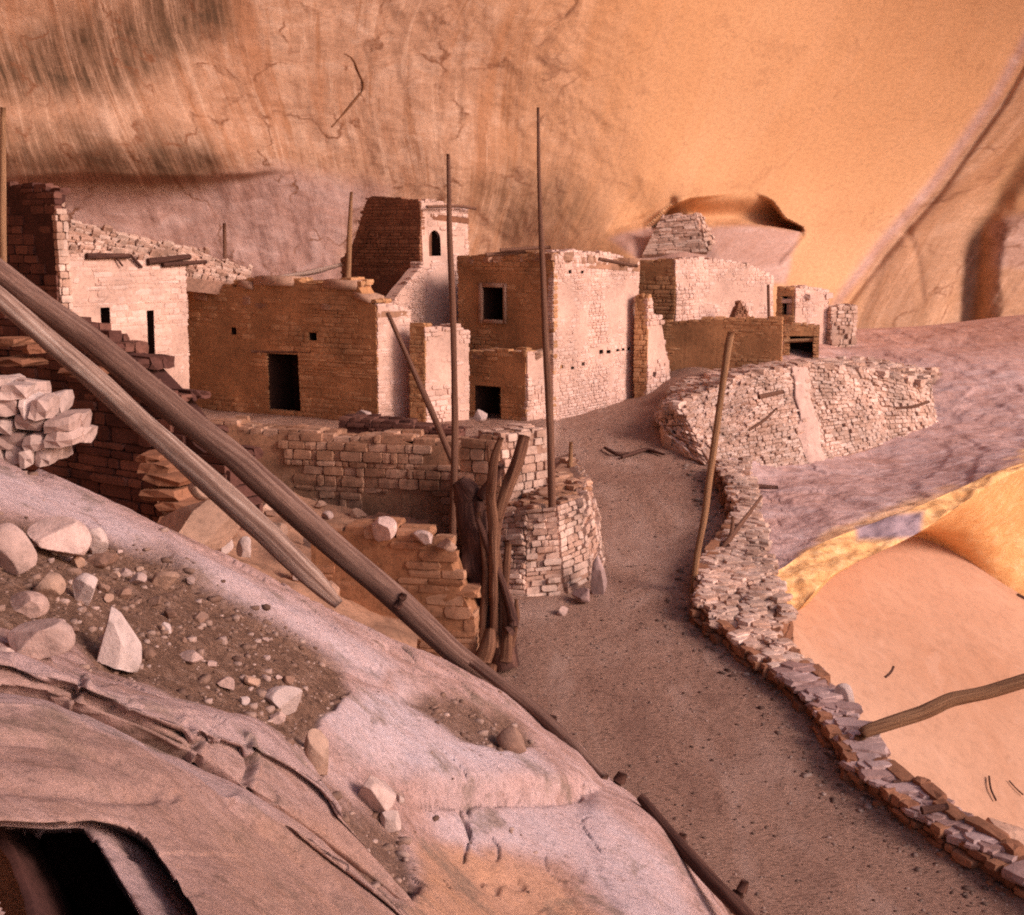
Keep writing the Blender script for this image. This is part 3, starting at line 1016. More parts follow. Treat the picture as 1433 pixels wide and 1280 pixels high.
E0 = [(-340, 1068), (-70, 1138), (10, 1142), (70, 1146), (140, 1146), (205, 1172), (248, 1216), (282, 1262), (318, 1318)]
E1 = [(-340, 1082), (-70, 1152), (10, 1158), (66, 1162), (122, 1164), (152, 1204), (172, 1236), (192, 1268), (222, 1320)]
EM = [((a[0] + c_[0]) / 2, (a[1] + c_[1]) / 2) for a, c_ in zip(E0, E1)]
bed_slab([(E0, -.10), (EM, -.01), (dn(E1, -4), .03), (E1, .01), (dn(E1, 3), -.08), (dn(E1, 5), -.35)], 260, 90,
         [(0, 0, .6), (.3, .1, .1), (.4, 0, 0), (.2, 0, .2), (0, 0, .8), (0, 0, 1)], 150)

R = [[(1000, 470, 36), (1100, 465, 37.5), (1200, 460, 39.5), (1300, 455, 41.5), (1433, 440, 42.5), (1600, 430, 43), (1900, 420, 46)],
     [(1010, 512, 32.6), (1105, 506, 34), (1200, 490, 36.3), (1310, 500, 35.5), (1433, 505, 35.2), (1600, 500, 36), (1900, 490, 38)],
     [(1010, 590, 28.2), (1090, 590, 29.3), (1190, 590, 30.4), (1310, 580, 31.3), (1433, 570, 31.5), (1600, 560, 32), (1900, 550, 34)],
     [(1022, 660, 25.4), (1090, 660, 25.9), (1170, 652, 26.6), (1290, 640, 27.6), (1433, 612, 28.5), (1600, 600, 29), (1900, 590, 30)],
     [(1037, 735, 22.0), (1085, 722, 22.5), (1150, 705, 23.3), (1270, 680, 24.6), (1433, 632, 26), (1600, 610, 27), (1900, 600, 28)],
     [(1056, 798, 19.6), (1090, 797, 19.9), (1150, 760, 20.9), (1285, 708, 22.6), (1433, 648, 24.4), (1600, 620, 25.5), (1900, 600, 27)]]
Vv = [(1090, 850, 18.9), (1112, 858, 18.9), (1170, 802, 20.0), (1282, 747, 21.7), (1433, 656, 24.1), (1600, 628, 25.2), (1900, 606, 26.8)]
K1 = [(1104, 852, 19.6), (1122, 846, 19.9), (1175, 797, 21.2), (1283, 746, 23.2), (1433, 735, 25.0), (1600, 730, 25.6), (1900, 720, 27)]
K2 = [(1110, 856, 20.4), (1130, 848, 20.8), (1180, 800, 22.4), (1284, 748, 24.8), (1433, 838, 25.0), (1600, 890, 24.6), (1900, 960, 24)]
K3 = [(1110, 960, 20.4), (1130, 930, 20.8), (1180, 870, 22.4), (1284, 810, 24.8), (1433, 890, 25.0), (1600, 950, 24.6), (1900, 1020, 24)]
S1 = loft(R, 300, 260)
S2 = loft([R[-1], Vv], 300, 40)
S3 = loft([Vv, K1, K2, K3], 300, 90)
parts = []
off = 0
allV, allF, allC = [], [], []
for k, S in enumerate((S1, S2, S3)):
    du = np.gradient(S, axis=0)
    dv = np.gradient(S, axis=1)
    nn = np.cross(du, dv)
    nn /= np.linalg.norm(nn, axis=2, keepdims=True) + 1e-9
    x, y, z = S[..., 0], S[..., 1], S[..., 2]
    if k == 0:
        dsp = 0.22 * fbm(x * .45, y * .45, z, 4, 41) + 0.09 * np.abs(fbm(x * 1.2 + y * .8, y * 2.2 - x * 1.1, z, 4, 42)) + 0.02 * fbm(x * 6, y * 6, z * 6, 3, 43)
        fade = np.linspace(0, 1, S.shape[1])[None, :]
        bed = (z * 2.6 + .55 * x - .15 * y + .8 * fbm(x * .5, y * .5, z, 3, 49))
        fb = bed - np.floor(bed)
        pwz = .6 * fbm(x * .8, y * .8, 0, 3, 56)
        dsp = dsp * .8 + .02 * plates(x * .8 + y * .35 + pwz, y * 1.1 - x * .5 + pwz * 1.5, 57) + .008 * plates(x * 2 + y + pwz * 2, y * 2.8 - x * 1.2 + pwz * 2, 59) + .03 * np.minimum(fb / .85, (1 - fb) / .15) 
        dsp = dsp * ss(1 - fade, 0, .04) * ss(fade, 0, 0.05)
    elif k == 1:
        f = np.linspace(0, 1, S.shape[1])[None, :]
        dsp = (0.16 * fbm(x * 1.5, y * 1.5, z * 5, 4, 44) + .05 * fbm(x * 5, y * 5, z * 9, 3, 48)) * np.sin(np.pi * f) ** .6
    else:
        f = np.linspace(0, 1, S.shape[1])[None, :]
        dsp = (0.09 * fbm(x * .7, y * .7, z * .7, 4, 46)) * ss(f, 0, .1)
    S = S - nn * dsp[..., None] * (1 if k != 0 else -1)
    cc = np.zeros(S.shape[:2] + (4,))
    cc[..., 3] = 1
    sp, sq = proj(S[..., 0], S[..., 1], S[..., 2])
    if k == 0:
        wv = 14 * fbm(x * 1.2, y * 1.2, 0, 3, 47)
        cc[..., 0] = 0.7 * ss(-in_poly(sp + wv, sq + wv, [(0, 0), (1433, 0), (1433, 648), (1300, 690), (1200, 722), (1120, 775), (1090, 900), (0, 1200)]), -9, 6) * (fade > .6)
        cc[..., 1] = ss(in_poly(sp + wv, sq + wv, [(1195, 735), (1240, 722), (1300, 720), (1290, 750), (1200, 752)]), -5, 5)  # patch of lavender shade painted near the slope's edge
        cc[..., 2] = ss(sq, 520, 470) 
    else:
        cc[..., 0] = 1
        if k == 1:
            cc[..., 1] = ss(in_poly(sp, sq, [(1195, 728), (1240, 720), (1292, 716), (1288, 752), (1200, 755)]), -6, 6)  # same painted shade carried onto the lip
    allV.append(S.reshape(-1, 3))
    allF.append(grid_faces(S.shape[0], S.shape[1]) + off)
    allC.append(cc.reshape(-1, 4))
    off += S.shape[0] * S.shape[1]
m, nt, b = mat('lilac_sandstone', 0.92, 0.1)
sep = nt.nodes.new('ShaderNodeSeparateColor')
nt.links.new(attr(nt, 'zone').outputs['Color'], sep.inputs['Color'])
p = pos(nt)
n1 = noise(nt, pos(nt, (.8, 1.6, 1)), 1.1, 6, 0.6, 0.8)
n2 = noise(nt, pos(nt, (2.2, 5, 3)), 1.7, 7, 0.7, 0.8)
n3 = noise(nt, p, 30, 6, 0.75)
n8 = noise(nt, pos(nt, (1.2, 3.2, 6)), 2.2, 8, 0.75, .6)
c = ramp(nt, n1, [(0.3, (.46, .265, .215)), (0.5, (.53, .34, .30)), (0.68, (.56, .405, .38))])
c = mix(nt, ramp(nt, n2, [(0.3, 0.8), (0.45, 0.0)]), c, (.26, .125, .10))
c = mix(nt, mth(nt, 'MULTIPLY', sep.outputs[2], 0.6), c, (.40, .19, .12))
yc = ramp(nt, n2, [(0.3, (.68, .33, .125)), (0.5, (.78, .43, .18)), (0.7, (.84, .55, .29))])  # yellow puts bounced light into the lip and undercut
c = mix(nt, sep.outputs[0], c, yc)
c = mix(nt, sep.outputs[1], c, (.36, .26, .28))  # colour of the painted lavender shade
c = mix(nt, mth(nt, 'SUBTRACT', 1.0, mth(nt, 'MULTIPLY', sep.outputs[0], .75)), c, mix(nt, 1.0, c, ramp(nt, n8, [(0.32, .70), (0.47, 1.0), (.75, 1.08)]), 'MULTIPLY'))
c = mix(nt, 1.0, c, ramp(nt, n3, [(0.25, .6), (0.5, 1.0), (.8, 1.1)]), 'MULTIPLY')
nt.links.new(c, b.inputs['Base Color'])
pb = bump(nt, b, n2, 0.03, 0.6)
bump(nt, b, n3, 0.012, 0.8, pb)
tag(link_mesh('sandstone_slope', np.concatenate(allV), np.concatenate(allF), m, None, True, None, None, {'zone': np.concatenate(allC)}), kind='structure')

# hollow floor and the canyon floor beyond
fp = [P(1282, 749, 25.0), P(1433, 838, 25.0), P(1600, 890, 24.5), P(1250, 1100, 18.0), P(1433, 1100, 18.5), P(1433, 1250, 14.5), P(1180, 815, 22.6),
      Vector((3, 12, -5)), Vector((8, 8, -5)), Vector((20, 15, -6)), Vector((40, 20, -7)), Vector((20, 28, -4.6)), Vector((2, 24, -3.2)), Vector((8, 30, -2.2)), Vector((10, -5, -6.5)), Vector((40, 60, -7)), Vector((40, -5, -7.2))]
fx, fy = np.arange(0.5, 30, 0.1), np.arange(3, 27, 0.1)
X, Y = np.meshgrid(fx, fy, indexing='ij')
A_, B_ = P(1283, 748, 24.8), P(1433, 838, 25.0)
Z = A_.z + (B_.z - A_.z) / (B_.x - A_.x) * (X - A_.x) + .45 * (Y - 24.9)
kq = (Y < np.interp(X, [3.5, 4.2, 5.3, 7.1, 9.1, 11, 15], [19.6, 20.9, 22.9, 25.3, 25.7, 25.4, 25.0])) & (X > np.interp(Y, ey, ex) + .3)
Z = -7.2 + np.log1p(np.exp((Z + 7.2) * 2)) / 2
Z = Z + 0.10 * fbm(X * .35, Y * .35, 0, 4, 51) * ss(np.hypot(X - A_.x, Y - A_.y), 0, 4) + .05 * fbm(X * .9, Y * .9, 0, 3, 53) + .01 * fbm(X * 4, Y * 4, 0, 3, 52)
m, nt, b = mat('pink_sand', 0.95, 0.08)
p = pos(nt)
n1 = noise(nt, p, 0.35, 5, 0.6, .5)
n2 = noise(nt, p, 7, 6, 0.7)
n5 = noise(nt, pos(nt, (1, 1, 1)), 0.9, 3, .5, 2.5)
c = ramp(nt, n1, [(0.3, (.39, .20, .12)), (0.7, (.49, .29, .195))])
c = mix(nt, 1.0, c, ramp(nt, n2, [(0.25, .78), (0.5, 1.0), (.8, 1.06)]), 'MULTIPLY')
c = mix(nt, ramp(nt, n5, [(0.60, 0.0), (0.68, 0.35)]), c, (.50, .30, .21))
nt.links.new(c, b.inputs['Base Color'])
bump(nt, b, n2, 0.02, 0.6)
tag(link_mesh('hollow_floor', np.stack([X.ravel(), Y.ravel(), Z.ravel()], 1), grid_faces(len(fx), len(fy), kq[:-1, :-1] & kq[1:, 1:] & kq[1:, :-1] & kq[:-1, 1:]), m), kind='structure')
fx = np.linspace(-600, 600, 60)
X, Y = np.meshgrid(fx, fx, indexing='ij')
Z = -7.9 + 0.4 * fbm(X * .02, Y * .02, 0, 3, 55)
tag(link_mesh('ground', np.stack([X.ravel(), Y.ravel(), Z.ravel()], 1), grid_faces(60, 60), m), kind='structure')

FLK = (A_.x, A_.z, (B_.z - A_.z) / (B_.x - A_.x))


def floor_hit(px_, py_, up=0.0):
    r_ = ray(px_, py_)
    t = (FLK[1] + up - FLK[2] * FLK[0] - .45 * 24.9 - CAMZ) / (r_.z - FLK[2] * r_.x - .45 * r_.y)
    return r_ * t + Vector((0, 0, CAMZ))


# ------------------------------------------------------------------ SETTING: the alcove cliff
cl = [(-20, 0, 36), (0, 160, 35.4), (0, 205, 35.2), (0, 250, 35.6), (0, 400, 37), (150, 60, 37), (150, 205, 36.4), (300, 0, 38), (300, 165, 37.9), (300, 215, 37.6), (300, 250, 38.2), (300, 380, 39.2),
      (480, 390, 40), (480, 260, 39.8), (480, 200, 39.7), (480, 0, 39.5), (700, 330, 41.2), (700, 150, 41.2), (700, 0, 40.6), (640, 250, 40.4),
      (900, 318, 41.2), (900, 250, 41.6), (900, 150, 42.2), (900, 0, 42.2), (1020, 255, 43), (1100, 150, 44.5), (1100, 0, 44.5), (1140, 310, 43.5),
      (880, 345, 39.2), (950, 362, 38.2), (1060, 385, 38.6), (1120, 405, 39.3), (1250, 300, 45.2), (1250, 150, 46.2), (1250, 0, 46),
      (1433, 300, 47), (1433, 150, 48), (1433, 0, 48), (1160, 430, 41), (1300, 440, 42), (1433, 440, 44.5), (1180, 470, 40.5), (1600, 440, 46.5), (1600, 0, 51)]
cq, cr = [], []
for q in cl:
    w = P(*q)
    cq.append((math.atan2(w.x, w.y), w.z))
    cr.append(math.hypot(w.x, w.y))
for th, r in ((-28, 33), (-42, 27), (-58, 21.5), (-80, 17.5), (-110, 16), (-150, 17), (32, 54), (42, 62), (55, 74)):  # unseen wrap; left and rear added to keep skylight out
    for z in (-3, 4, 11, 20):
        cq.append((math.radians(th), z))
        cr.append(r)
rc = RBF(cq, cr, (40, 1))
th = np.concatenate([np.radians(np.arange(-150, -24, 0.7)), np.radians(np.arange(-24, 26, 0.075)), np.radians(np.arange(26, 55, 0.6))])
sv = np.concatenate([np.arange(-3, 0.5, 0.25), np.arange(0.5, 10.6, 0.045), 10.6 + np.linspace(0.05, 1, 60) * 12])
T, S = np.meshgrid(th, sv, indexing='ij')
sa = np.clip((S - 10.6) / 12, 0, 1) * math.pi / 2
Zc = np.where(S < 10.6, S, 10.6 + 8.5 * np.sin(sa))
Rr = rc(T, Zc)
kd = 0.75 - 0.62 * ss(np.degrees(T), -12, 22)  # reach of the unseen roof, deepest at left to block sky
x0, y0 = Rr * np.sin(T), Rr * np.cos(T)
px, py = proj(x0, y0, Zc)
px = np.where(np.abs(T) < .6, px, np.where(T < 0, -3000, 4000))
wv = 10 * fbm(T * 30, Zc * .8, 0, 3, 61)
# undercut beneath the dark seam at the left
seam = [(-400, 262), (0, 254), (120, 247), (300, 250), (420, 240), (520, 226), (640, 230)]
d, s = poly_sd(px, py + wv * .4, seam)
sd = d * s
fall = (1 - ss(px, 180, 430)) * ss(px, -900, -300)
Rr = Rr + 1.0 * fall * (0.5 + 0.5 * np.tanh(sd / 3)) * np.exp(-np.maximum(sd, 0) / 130)
Rr = Rr - 0.55 * fall * np.exp(-((py - 205) / 40) ** 2)
# the niche above the right-hand houses
nic = in_poly(px, py + wv * .25, [(905, 318), (935, 290), (965, 276), (1010, 269), (1058, 267), (1080, 280), (1098, 305), (1122, 318), (1128, 330), (1090, 372), (1020, 345), (930, 335)])
cei = np.interp(px, [900, 930, 965, 1000, 1075, 1128], [328, 308, 297, 310, 314, 322])
f = ss(nic, -1, 5)
Rr = Rr + f * (0.1 + 1.9 * ss(py, 268, 308)) * (1 - 0.85 * ss(py - cei, 0, 4))
rock = ss(in_poly(px + wv * .3, py, [(905, 330), (925, 302), (950, 292), (968, 300), (975, 335), (930, 350)]), -10, 10)
Rr = Rr - 0.15 * rock
Rr = Rr - 0.3 * ss(in_poly(px, py + wv * .3, [(975, 318), (1050, 310), (1125, 326), (1090, 385), (1000, 360)]), -14, 10)
# buttress: crest running down from the upper right, its flank and the deep gully
crest = [(1120, 560), (1165, 425), (1225, 345), (1300, 258), (1390, 130), (1440, 40), (1520, -90), (1600, -260)]
d, s = poly_sd(px, py, crest)
sd = d * s
inr = ss(px, 1080, 1200)
Rr = Rr + inr * (.75 * (.5 + .5 * np.tanh((sd - 5) / 7)) * np.exp(-np.maximum(sd, 0) / 160) - .12 * np.exp(-(sd / 60) ** 2))
crl = np.exp(-((sd - 4) / 8) ** 2) * inr
Rr = Rr + .35 * inr * np.exp(-((sd - 17) / 6) ** 2)
flank = inr * ss(sd, 6, 16) * (1 - ss(px, 1440, 1600))
c2 = [(1195, 470), (1240, 350), (1330, 255), (1400, 200), (1433, 150), (1520, 20)]
d, s = poly_sd(px, py, c2)
Rr = Rr + .12 * np.exp(-(d / 10) ** 2)
gul = [(1352, 520), (1352, 450), (1358, 400), (1372, 330), (1400, 260), (1433, 205), (1500, 110), (1600, -30)]
d, s = poly_sd(px + wv * .3, py, gul)
wd = np.interp(py, [0, 200, 330, 460], [22, 24, 17, 14])
Rr = Rr + 1.0 * np.exp(-(d / wd / 1.2) ** 2)
# boulder shelf right of the gully
shf = in_poly(px + wv * .4, py + wv * .3, [(1380, 480), (1384, 330), (1400, 305), (1460, 290), (1700, 280), (1700, 520)])
Rr = Rr - 1.6 * ss(shf, -20, 25)
# cracks, strips and the general relief of weathered sandstone
aw = (1 - ss(px, 820, 1020)) + .25
vs = fbm(T * 70 + 1.6 * fbm(T * 9, Zc * .35, 0, 3, 63), Zc * .22 + .8 * fbm(T * 14, Zc * .3, 0, 2, 67), 0, 4, 62)
Rr = Rr + 0.035 * aw * vs + 0.07 * fbm(T * 14, Zc * .55, 0, 3, 64) * aw + 0.02 * fbm(T * 160, Zc * 4, 0, 3, 65) * aw
spall = np.round(fbm(T * 16 + .8 * fbm(T * 30, Zc, 0, 2, 68), Zc * .5, 0, 3, 69) * 5) / 5
Rr = Rr + .05 * aw * spall * ss(px, -600, 100)
Rr = Rr + 0.04 * aw * np.abs(fbm(T * 34 + Zc * .9, Zc * .7 - T * 14, 0, 3, 66))
Rr = Rr + .26 * ss(px, 1180, 1320) * fbm(T * 60, Zc * 1.6, 0, 5, 73) * ss(flank + shf / 40, 0, .6)
for pl, A, w in (([(1290, 420), (1283, 360), (1262, 300)], .12, 6), ([(860, 320), (905, 306), (940, 282)], .25, 7),
                 ([(760, 40), (790, 20), (805, 0)], .1, 3)):
    d, s = poly_sd(px + wv * .2, py, pl)
    Rr = Rr + A * np.exp(-(d / w) ** 2)
Rr = Rr * (1 - kd * (1 - np.cos(sa)))
V = np.stack([Rr * np.sin(T), Rr * np.cos(T), Zc], -1)
zone = np.zeros(T.shape + (4,))
zone[..., 0] = ss(px + 2.5 * wv, 560, 980)                                          # clean orange, else weathered pink
zone[..., 0] *= 1 - .75 * ss(shf, -15, 15)
zone[..., 0] *= 1 - 0.6 * ss(in_poly(px + wv, py + wv, [(1180, 470), (1225, 350), (1300, 262), (1390, 140), (1433, 80), (1480, 90), (1400, 260), (1370, 340), (1352, 480)]), -10, 12)
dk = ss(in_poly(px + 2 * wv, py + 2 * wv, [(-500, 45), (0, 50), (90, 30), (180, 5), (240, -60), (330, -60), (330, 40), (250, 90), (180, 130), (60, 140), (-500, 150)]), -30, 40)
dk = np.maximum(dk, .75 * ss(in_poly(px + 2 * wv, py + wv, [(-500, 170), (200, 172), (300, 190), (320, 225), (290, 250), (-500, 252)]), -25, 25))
dk = np.maximum(dk, .4 * ss(in_poly(px + wv, py, [(1352, 480), (1340, 400), (1360, 320), (1400, 250), (1433, 200), (1480, 180), (1480, 240), (1420, 280), (1385, 330), (1375, 480)]), -10, 12))  # darkens the gully, its shade put into the rock colour
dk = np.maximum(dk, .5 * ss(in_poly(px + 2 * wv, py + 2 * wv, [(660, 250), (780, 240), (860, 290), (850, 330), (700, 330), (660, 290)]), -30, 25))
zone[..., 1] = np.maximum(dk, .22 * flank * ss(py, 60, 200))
gr = ss(in_poly(px + 2 * wv, py + wv, [(-500, 256), (120, 250), (300, 254), (400, 235), (470, 245), (540, 260), (500, 320), (480, 420), (-500, 420)]), -20, 25)
gr = np.maximum(gr, .9 * ss(in_poly(px + wv, py + wv * .5, [(850, 335), (930, 305), (965, 298), (975, 312), (1050, 312), (1128, 322), (1100, 400), (1040, 392), (900, 372)]), -3, 8))
gr = np.maximum(gr, .95 * crl)  # pale line painted where the crest edge catches light
gr = np.maximum(gr, .6 * ss(in_poly(px + wv, py + wv, [(1385, 310), (1480, 290), (1480, 380), (1385, 375)]), -6, 10))
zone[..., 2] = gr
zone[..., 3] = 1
m, nt, b = mat('alcove_sandstone', 0.93, 0.08)
sep = nt.nodes.new('ShaderNodeSeparateColor')
nt.links.new(attr(nt, 'zone').outputs['Color'], sep.inputs['Color'])
g = attr(nt, 'grain').outputs['Vector']          # arc length, height
wn = nt.nodes.new('ShaderNodeTexNoise')
wn.inputs['Scale'].default_value = 1.0
wn.inputs['Detail'].default_value = 2
nt.links.new(pos(nt, (.16, .13, 1), g), wn.inputs['Vector'])
wv_ = nt.nodes.new('ShaderNodeVectorMath')
wv_.operation = 'MULTIPLY_ADD'
nt.links.new(wn.outputs['Color'], wv_.inputs[0])
wv_.inputs[1].default_value = (1.3, .6, 0)
nt.links.new(g, wv_.inputs[2])
gw = wv_.outputs[0]
n1 = noise(nt, pos(nt, (.16, .12, 1), g), 1.0, 5, 0.6, 0.6)
n2 = noise(nt, pos(nt, (3.6, .24, 1), gw), 1.0, 9, 0.74, 0.15)
n2b = noise(nt, pos(nt, (1.2, .10, 1), gw), 1.0, 6, 0.65, 0.4)
n3 = noise(nt, pos(nt, (.5, .7, 1), g), 1.6, 8, 0.68, 1.0)
n4 = noise(nt, pos(nt, (6, 6, 1), g), 1.5, 6, 0.75)
n5 = noise(nt, pos(nt, (.35, 1.1, 1), gw), 1.1, 7, 0.66, 1.4)
org = ramp(nt, n1, [(0.3, (.52, .27, .13)), (0.5, (.56, .30, .15)), (0.7, (.59, .33, .175))])
pk = ramp(nt, n3, [(0.28, (.34, .185, .115)), (0.5, (.45, .265, .175)), (0.72, (.57, .385, .285))])
pk = mix(nt, ramp(nt, n2b, [(0.36, 0.7), (0.50, 0.0)]), pk, (.34, .15, .075))
pk = mix(nt, ramp(nt, n2, [(0.38, 0.6), (0.45, 0.0)]), pk, (.30, .135, .065))
pk = mix(nt, ramp(nt, n2, [(0.55, 0.0), (0.62, 0.5)]), pk, (.64, .43, .31))
vo = nt.nodes.new('ShaderNodeTexVoronoi')
vo.feature = 'DISTANCE_TO_EDGE'
vo.inputs['Scale'].default_value = 1.0
wn2 = nt.nodes.new('ShaderNodeTexNoise')
wn2.inputs['Scale'].default_value = 1.0
wn2.inputs['Detail'].default_value = 5
nt.links.new(pos(nt, (.9, .9, 1), g), wn2.inputs['Vector'])
wv2 = nt.nodes.new('ShaderNodeVectorMath')
wv2.operation = 'MULTIPLY_ADD'
nt.links.new(wn2.outputs['Color'], wv2.inputs[0])
wv2.inputs[1].default_value = (1.1, .9, 0)
nt.links.new(pos(nt, (.42, .30, 1), gw), wv2.inputs[2])
nt.links.new(wv2.outputs[0], vo.inputs['Vector'])
crkm = mth(nt, 'MULTIPLY', ramp(nt, vo.outputs['Distance'], [(0.0, 1.0), (0.03, 0.0)]), ramp(nt, n3, [(0.44, 0.0), (0.56, 1.0)]))
lines = ramp(nt, n5, [(0.485, 0.0), (0.495, .4), (0.505, 0.0)])
pk = mix(nt, lines, pk, (.24, .10, .055))
org = mix(nt, mth(nt, 'MULTIPLY', ramp(nt, n2b, [(0.5, 0.0), (0.62, 1.0)]), 0.16), org, (.68, .40, .24))
org = mix(nt, mth(nt, 'MULTIPLY', ramp(nt, n2, [(0.36, 1.0), (0.46, 0.0)]), 0.12), org, (.50, .215, .095))
c = mix(nt, sep.outputs[0], pk, org)
gy_ = ramp(nt, n3, [(0.3, (.36, .20, .16)), (0.55, (.47, .31, .275)), (0.75, (.56, .41, .38))])
gy_ = mix(nt, mth(nt, 'MULTIPLY', lines, .8), gy_, (.30, .17, .13))
c = mix(nt, mth(nt, 'MULTIPLY', sep.outputs[2], 0.9), c, gy_)
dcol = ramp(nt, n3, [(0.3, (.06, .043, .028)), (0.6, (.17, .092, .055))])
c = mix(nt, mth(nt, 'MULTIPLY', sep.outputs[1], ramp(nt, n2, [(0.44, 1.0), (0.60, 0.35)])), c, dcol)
c = mix(nt, mth(nt, 'MULTIPLY', crkm, mth(nt, 'SUBTRACT', 1.0, mth(nt, 'MULTIPLY', sep.outputs[0], .8))), c, (.20, .085, .045))
n9 = noise(nt, pos(nt, (16, 16, 1), g), 1.2, 6, 0.8)
c = mix(nt, 1.0, c, ramp(nt, n9, [(0.3, .72), (0.5, 1.0), (.75, 1.12)]), 'MULTIPLY')
c = mix(nt, 1.0, c, ramp(nt, n4, [(0.25, .74), (0.55, 1.0), (.8, 1.06)]), 'MULTIPLY')
nt.links.new(c, b.inputs['Base Color'])
aw_ = mth(nt, 'SUBTRACT', 1.0, mth(nt, 'MULTIPLY', sep.outputs[0], .85))
pb = bump(nt, b, mth(nt, 'MULTIPLY', n2, aw_), 0.05, 0.6)
bump(nt, b, n4, 0.02, 0.5, pb)
arc = np.cumsum(np.concatenate([[0], np.diff(th)]) * 40)
bend = -.38 * (S - 6) * np.tanh((np.clip(px, -400, 1500) - 520) / 280) + 1.2 * fbm(T * 5, S * .12, 0, 2, 74)
grain = np.stack([arc[:, None] + bend, S, np.zeros(T.shape)], -1)
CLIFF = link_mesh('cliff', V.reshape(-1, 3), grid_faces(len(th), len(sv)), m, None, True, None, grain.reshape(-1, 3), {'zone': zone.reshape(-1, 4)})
tag(CLIFF, kind='structure')
CV, CT, CS = V, th, sv


def on_cliff(px_, py_, off_=0.0):
    w = P(px_, py_, 40)
    t = math.atan2(w.x, w.y)
    i = int(np.argmin(np.abs(CT - t)))
    c_ = CV[i]
    qx, qy = proj(c_[:, 0], c_[:, 1], c_[:, 2])
    k = int(np.argmin(np.abs(qy - py_) + 1e3 * (CS > 12)))
    q = Vector(c_[k])
    return q - Vector((math.sin(t), math.cos(t), 0)) * off_

# ================================================================== THINGS: the houses
def V3(xy, z):
    return Vector((xy[0], xy[1], z))


def along(A, dirv, px):
    """the point on a plan line from A that falls in an image column"""
    k = (px - CX) / F * 0.995
    t = (k * A[1] - A[0]) / (dirv[0] - k * dirv[1])
    return (A[0] + dirv[0] * t, A[1] + dirv[1] * t)


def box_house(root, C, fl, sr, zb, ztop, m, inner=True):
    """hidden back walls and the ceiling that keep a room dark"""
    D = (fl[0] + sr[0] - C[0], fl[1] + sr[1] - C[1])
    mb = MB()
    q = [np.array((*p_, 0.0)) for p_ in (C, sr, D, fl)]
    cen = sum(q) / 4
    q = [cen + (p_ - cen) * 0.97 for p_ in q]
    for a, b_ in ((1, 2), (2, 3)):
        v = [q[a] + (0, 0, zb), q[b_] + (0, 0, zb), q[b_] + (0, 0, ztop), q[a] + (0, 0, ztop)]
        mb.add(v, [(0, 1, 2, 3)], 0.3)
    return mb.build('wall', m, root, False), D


# --- the one-storey house with the doorway
C = XY(527, 28.0)
Lf = along(C, (-.86, .51), 259)
Sr = along(C, (.75, .66), 575)
h1 = thing('masonry_house', 'low brown masonry house with a tall dark doorway and two small holes above it', 'house', V3(C, 0))
o, inf = wall(h1, Lf, C, [(255, 418), (262, 404), (300, 402), (330, 400), (338, 394), (352, 390), (415, 390), (440, 400), (470, 398), (480, 392), (500, 394), (506, 408), (520, 424), (530, 428)],
              -0.5, M['mud'], 0.4, [(376, 495, 419, 577), (324, 458, 331, 468), (433, 465, 444, 476)], ch=.095, sw=.30, relief=.016, ends=(True, False))
recess(h1, inf, inf['holes'][0], 'doorway', M['inner_shade'], 1.2)
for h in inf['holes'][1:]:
    recess(h1, inf, h, 'beam_socket', M['inner_shade'], .5)
mb = MB()
a, b_ = on_plane(353, 492, inf['A'], inf['n']), on_plane(436, 492, inf['A'], inf['n'])
nn = Vector((*inf['n'], 0))
tube(mb, [a + nn * .0, b_ + nn * .0], [.035, .04], 8)
mb.build('lintel', M['pole'], h1)
wall(h1, C, Sr, [(526, 424), (545, 428), (575, 434)], -0.5, M['pale'], 0.4, ch=.08, sw=.2, relief=.008)
w_, D = box_house(h1, C, Lf, Sr, -0.5, 2.2, M['inner_shade'])
slab(h1, [V3(Lf, 2.38), V3(C, 2.22), V3(Sr, 2.2), V3(D, 2.38)], .12, 'roof', M['warm'], .04, 40)
mb = MB()
for (x0, y0, x1, y1, k) in ((356, 392, 414, 394, .10), (452, 397, 502, 399, .10), (335, 396, 356, 400, .08), (496, 412, 520, 420, .07)):
    q0, q1 = on_plane(x0, y0, inf['A'], inf['n']), on_plane(x1, y1, inf['A'], inf['n'])
    u = (q1 - q0)
    stone(mb, np.array((q0 + q1) / 2 - nn * .2), np.array(u.normalized()), np.array(nn), np.array((0, 0, 1.)), u.length / 2, .28, k, .9, .06)
mb.build('coping_slab', M['warm'], h1)

# small block between the two houses
C2 = XY(594, 27.9)
l2, r2 = along(C2, (-.93, .37), 572), along(C2, (.75, .66), 657)
h2 = thing('masonry_block', 'small roofless stone block with pale side standing between the doorway house and the two-storey house', 'ruin wall', V3(C2, 0))
wall(h2, l2, C2, [(570, 452), (585, 455), (597, 458)], -.5, M['mud'], .35, ends=(True, False), ch=.09, relief=.018)
wall(h2, C2, r2, [(593, 456), (620, 462), (640, 456), (660, 470)], -.5, M['pale'], .35, ch=.1, sw=.2, relief=.025)

